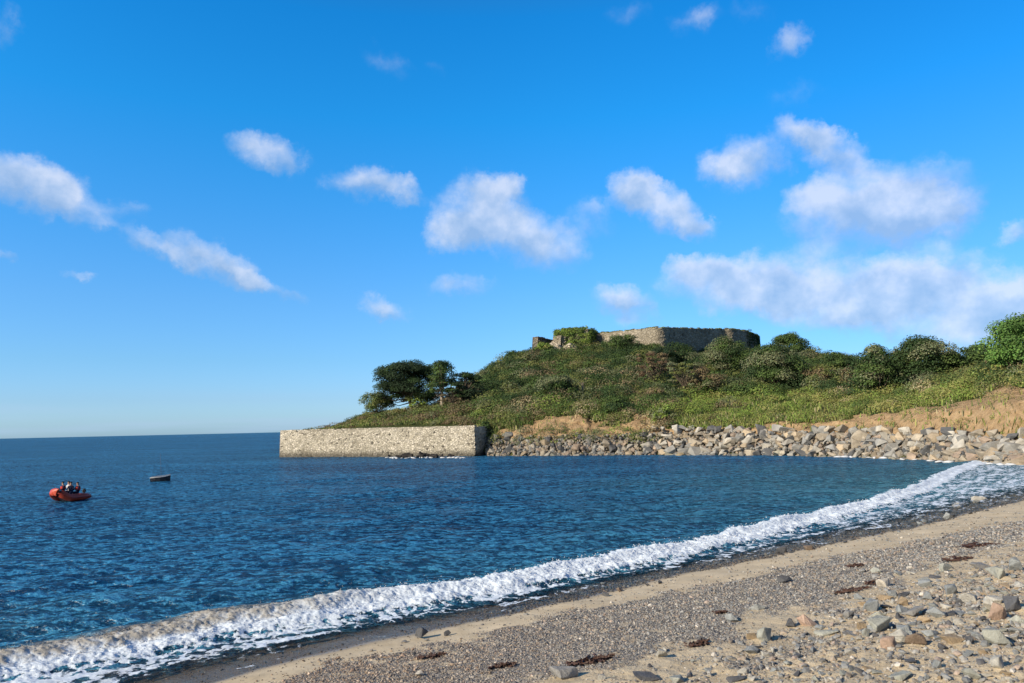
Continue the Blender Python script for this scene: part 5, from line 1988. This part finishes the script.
def make_boats():
    orange = mat_plain('orange_rubber', (0.50, 0.055, 0.018), .45, .5, 5, .12)
    red = mat_plain('dark_red_rubber', (0.30, 0.02, 0.015), .5, .4, 5, .15)
    black = mat_plain('black_plastic', (0.012, 0.013, 0.018), .4, .5, 6, .2)
    grey = mat_plain('grey_deck', (0.10, 0.10, 0.11), .7, .3, 6, .2)
    white = mat_plain('white_gelcoat', (0.72, 0.72, 0.70), .35, .5, 6, .05)
    navy = mat_plain('navy_cloth', (0.015, 0.02, 0.05), .9, .1, 12, .2)
    skin = mat_plain('skin', (0.45, 0.26, 0.18), .6, .3, 10, .05)
    hair = mat_plain('dark_hair', (0.02, 0.014, 0.01), .8, .2, 20, .2)
    hull = mat_plain('dark_hull', (0.02, 0.022, 0.03), .4, .5, 4, .2)
    # orange inflatable
    loc = P(69, 500.5, z=0)
    root = empty('inflatable_boat', loc + Vector((0, 0, 0.02)), math.radians(248))
    root.scale = (.72, .98, .9)
    tag(root, 'orange red inflatable boat carrying people, moored off the beach', 'boat')
    path, rad = [], []
    hw, L = 0.78, 3.4
    for k in range(8):
        path.append((-1.9 + k / 7 * 2.5, -hw, .30))
        rad.append(.22 + .12 * min(1, k / 2))
    for k in range(1, 10):
        a = -math.pi / 2 + math.pi * k / 10
        path.append((.6 + math.cos(a) * 1.25, math.sin(a) * hw, .30 + .62 * math.cos(a) ** 1.5))
        rad.append(.36)
    for k in range(8):
        path.append((-1.9 + (7 - k) / 7 * 2.5, hw, .30))
        rad.append(.22 + .12 * min(1, (7 - k) / 2))
    link('tube', bm_mesh('tube', sweep(path, rad, 14), [orange], True), root)
    # dark red rubbing strake on the tube
    st = [(p[0] * (1.0), p[1] * 1.43, p[2] - .02) for p in path]
    st = [(p[0] + (.22 if i in range(9, 16) else 0), p[1], p[2]) for i, p in enumerate(st)]
    link('rubbing_strake', bm_mesh('rubbing_strake', sweep(st, [.045] * len(st), 6), [red], True), root)
    bm = bmesh.new()
    ks = [(-1.75, -.6, .14), (.6, -.6, .14), (1.5, 0, .40), (.6, .6, .14), (-1.75, .6, .14), (-1.75, 0, -.22), (.7, 0, -.18)]
    v = [bm.verts.new(p) for p in ks]
    for f in ((0, 1, 2, 3, 4), (0, 5, 6, 1), (1, 6, 2), (2, 6, 3), (3, 6, 5, 4), (0, 4, 5)):
        bm.faces.new([v[i] for i in f])
    link('hull', bm_mesh('hull', bm, [grey]), root)

    def box(name, c, s, m, parent, bev=.03):
        bm = bmesh.new()
        bmesh.ops.create_cube(bm, size=1, matrix=Matrix.Translation(c) @ Matrix.Diagonal((*s, 1)))
        bmesh.ops.bevel(bm, geom=bm.edges[:], offset=bev, segments=2, affect='EDGES')
        return link(name, bm_mesh(name, bm, [m]), parent)
    box('transom', (-1.72, 0, .34), (.07, 1.1, .45), black, root)
    box('console', (-.1, 0, .55), (.42, .5, .75), black, root, .06)
    box('seat', (-.85, 0, .42), (.55, .5, .42), grey, root, .06)
    eng = box('outboard_engine', (-1.98, 0, .78), (.40, .34, .42), black, root, .1)
    box('engine_leg', (-1.92, 0, .25), (.16, .12, .75), black, eng, .03)
    # people sitting in it
    J = [(0, 0, .50), (0, .02, .74), (0, .0, 1.0), (0, -.03, 1.22), (0, -.02, 1.34), (-.19, 0, .94), (.19, 0, .94), (-.25, -.12, .72), (.25, -.12, .72),
         (-.14, -.34, .66), (.14, -.34, .66), (-.11, -.03, .48), (.11, -.03, .48), (-.14, -.45, .50), (.14, -.45, .50), (-.14, -.50, .12), (.14, -.50, .12), (-.14, -.62, .07), (.14, -.62, .07), (0, -.01, 1.09)]
    E = [(0, 1), (1, 2), (2, 19), (19, 3), (3, 4), (2, 5), (2, 6), (5, 7), (6, 8), (7, 9), (8, 10), (0, 11), (0, 12), (11, 13), (12, 14), (13, 15), (14, 16), (15, 17), (16, 18)]
    Rd = [.15, .15, .13, .095, .07, .075, .075, .052, .052, .035, .035, .10, .10, .068, .068, .045, .045, .04, .04, .055]
    redj = mat_plain('red_jacket', (0.45, 0.05, 0.03), .8, .2, 10, .15)
    whit = mat_plain('pale_jacket', (0.55, 0.55, 0.58), .8, .2, 10, .1)
    rz0 = math.radians(248)
    Rz = Matrix.Rotation(rz0, 3, 'Z')
    for (lx, ly, lz, rz, cm, vest, lab) in (
            (.55, -.10, .30, 80, navy, redj, 'person in dark clothes and a red life jacket at the raised bow of the boat'),
            (.15, .36, .25, 120, navy, None, 'person in plain dark clothes sitting amidships in the boat'),
            (-.20, -.36, .28, 95, whit, None, 'person in a pale jacket leaning by the boat console'),
            (-.70, .10, .16, 90, navy, redj, 'person in a red life jacket seated nearest the outboard engine')):
        w = root.location + Rz @ Vector((lx, ly, lz))
        skin_person('person', J, E, Rd, [cm, navy, skin], w, rz0 + math.radians(rz), lab, 'people aboard the orange boat', vest, navy, hair)
    # dark moored dinghy
    loc = P(160.5, 481.3, z=0)
    root = empty('dinghy', loc, math.radians(8))
    root.scale = (.86, .9, .72)
    tag(root, 'small dark dinghy with a pale gunwale moored behind the orange boat', 'boat')
    bm = bmesh.new()
    st = []
    for i, (x, w, h) in enumerate([(-1.25, .50, .62), (-.6, .62, .66), (.1, .62, .72), (.8, .42, .82), (1.3, .03, .98)]):
        st.append([bm.verts.new((x, -w, h)), bm.verts.new((x, -w * .72, .08)), bm.verts.new((x, 0, -.14)), bm.verts.new((x, w * .72, .08)), bm.verts.new((x, w, h))])
    for a, b in zip(st[:-1], st[1:]):
        for k in range(4):
            bm.faces.new((a[k], b[k], b[k + 1], a[k + 1]))
    bm.faces.new(st[0])
    bmesh.ops.recalc_face_normals(bm, faces=bm.faces[:])
    link('hull', bm_mesh('hull', bm, [hull], False), root)
    top = [(-1.25, .50, .62), (-.6, .62, .66), (.1, .62, .72), (.8, .42, .82), (1.3, .03, .98)]
    ring = [(x, -w, h) for x, w, h in top] + [(x, w, h) for x, w, h in top[::-1]]
    link('gunwale', bm_mesh('gunwale', sweep(ring + [ring[0]], [.035] * 11, 6), [white], True), root)
    bm = bmesh.new()
    a = [bm.verts.new((x, -w * .96, h + .01 + .10 * (0 < i < 4))) for i, (x, w, h) in enumerate(top)]
    m_ = [bm.verts.new((x, 0, h + .14 + .08 * (0 < i < 4))) for i, (x, w, h) in enumerate(top)]
    b = [bm.verts.new((x, w * .96, h + .01 + .10 * (0 < i < 4))) for i, (x, w, h) in enumerate(top)]
    for i in range(4):
        bm.faces.new((a[i], a[i + 1], m_[i + 1], m_[i]))
        bm.faces.new((m_[i], m_[i + 1], b[i + 1], b[i]))
    link('cover', bm_mesh('cover', bm, [mat_plain('grey_cover', (0.20, 0.20, 0.21), .8, .2, 5)], True), root)
    link('mast', bm_mesh('mast', sweep([(.1, 0, 0), (.0, 0, 2.4), (-.15, 0, 4.6)], [.022, .02, .014], 8), [grey], True), root)


make_boats()
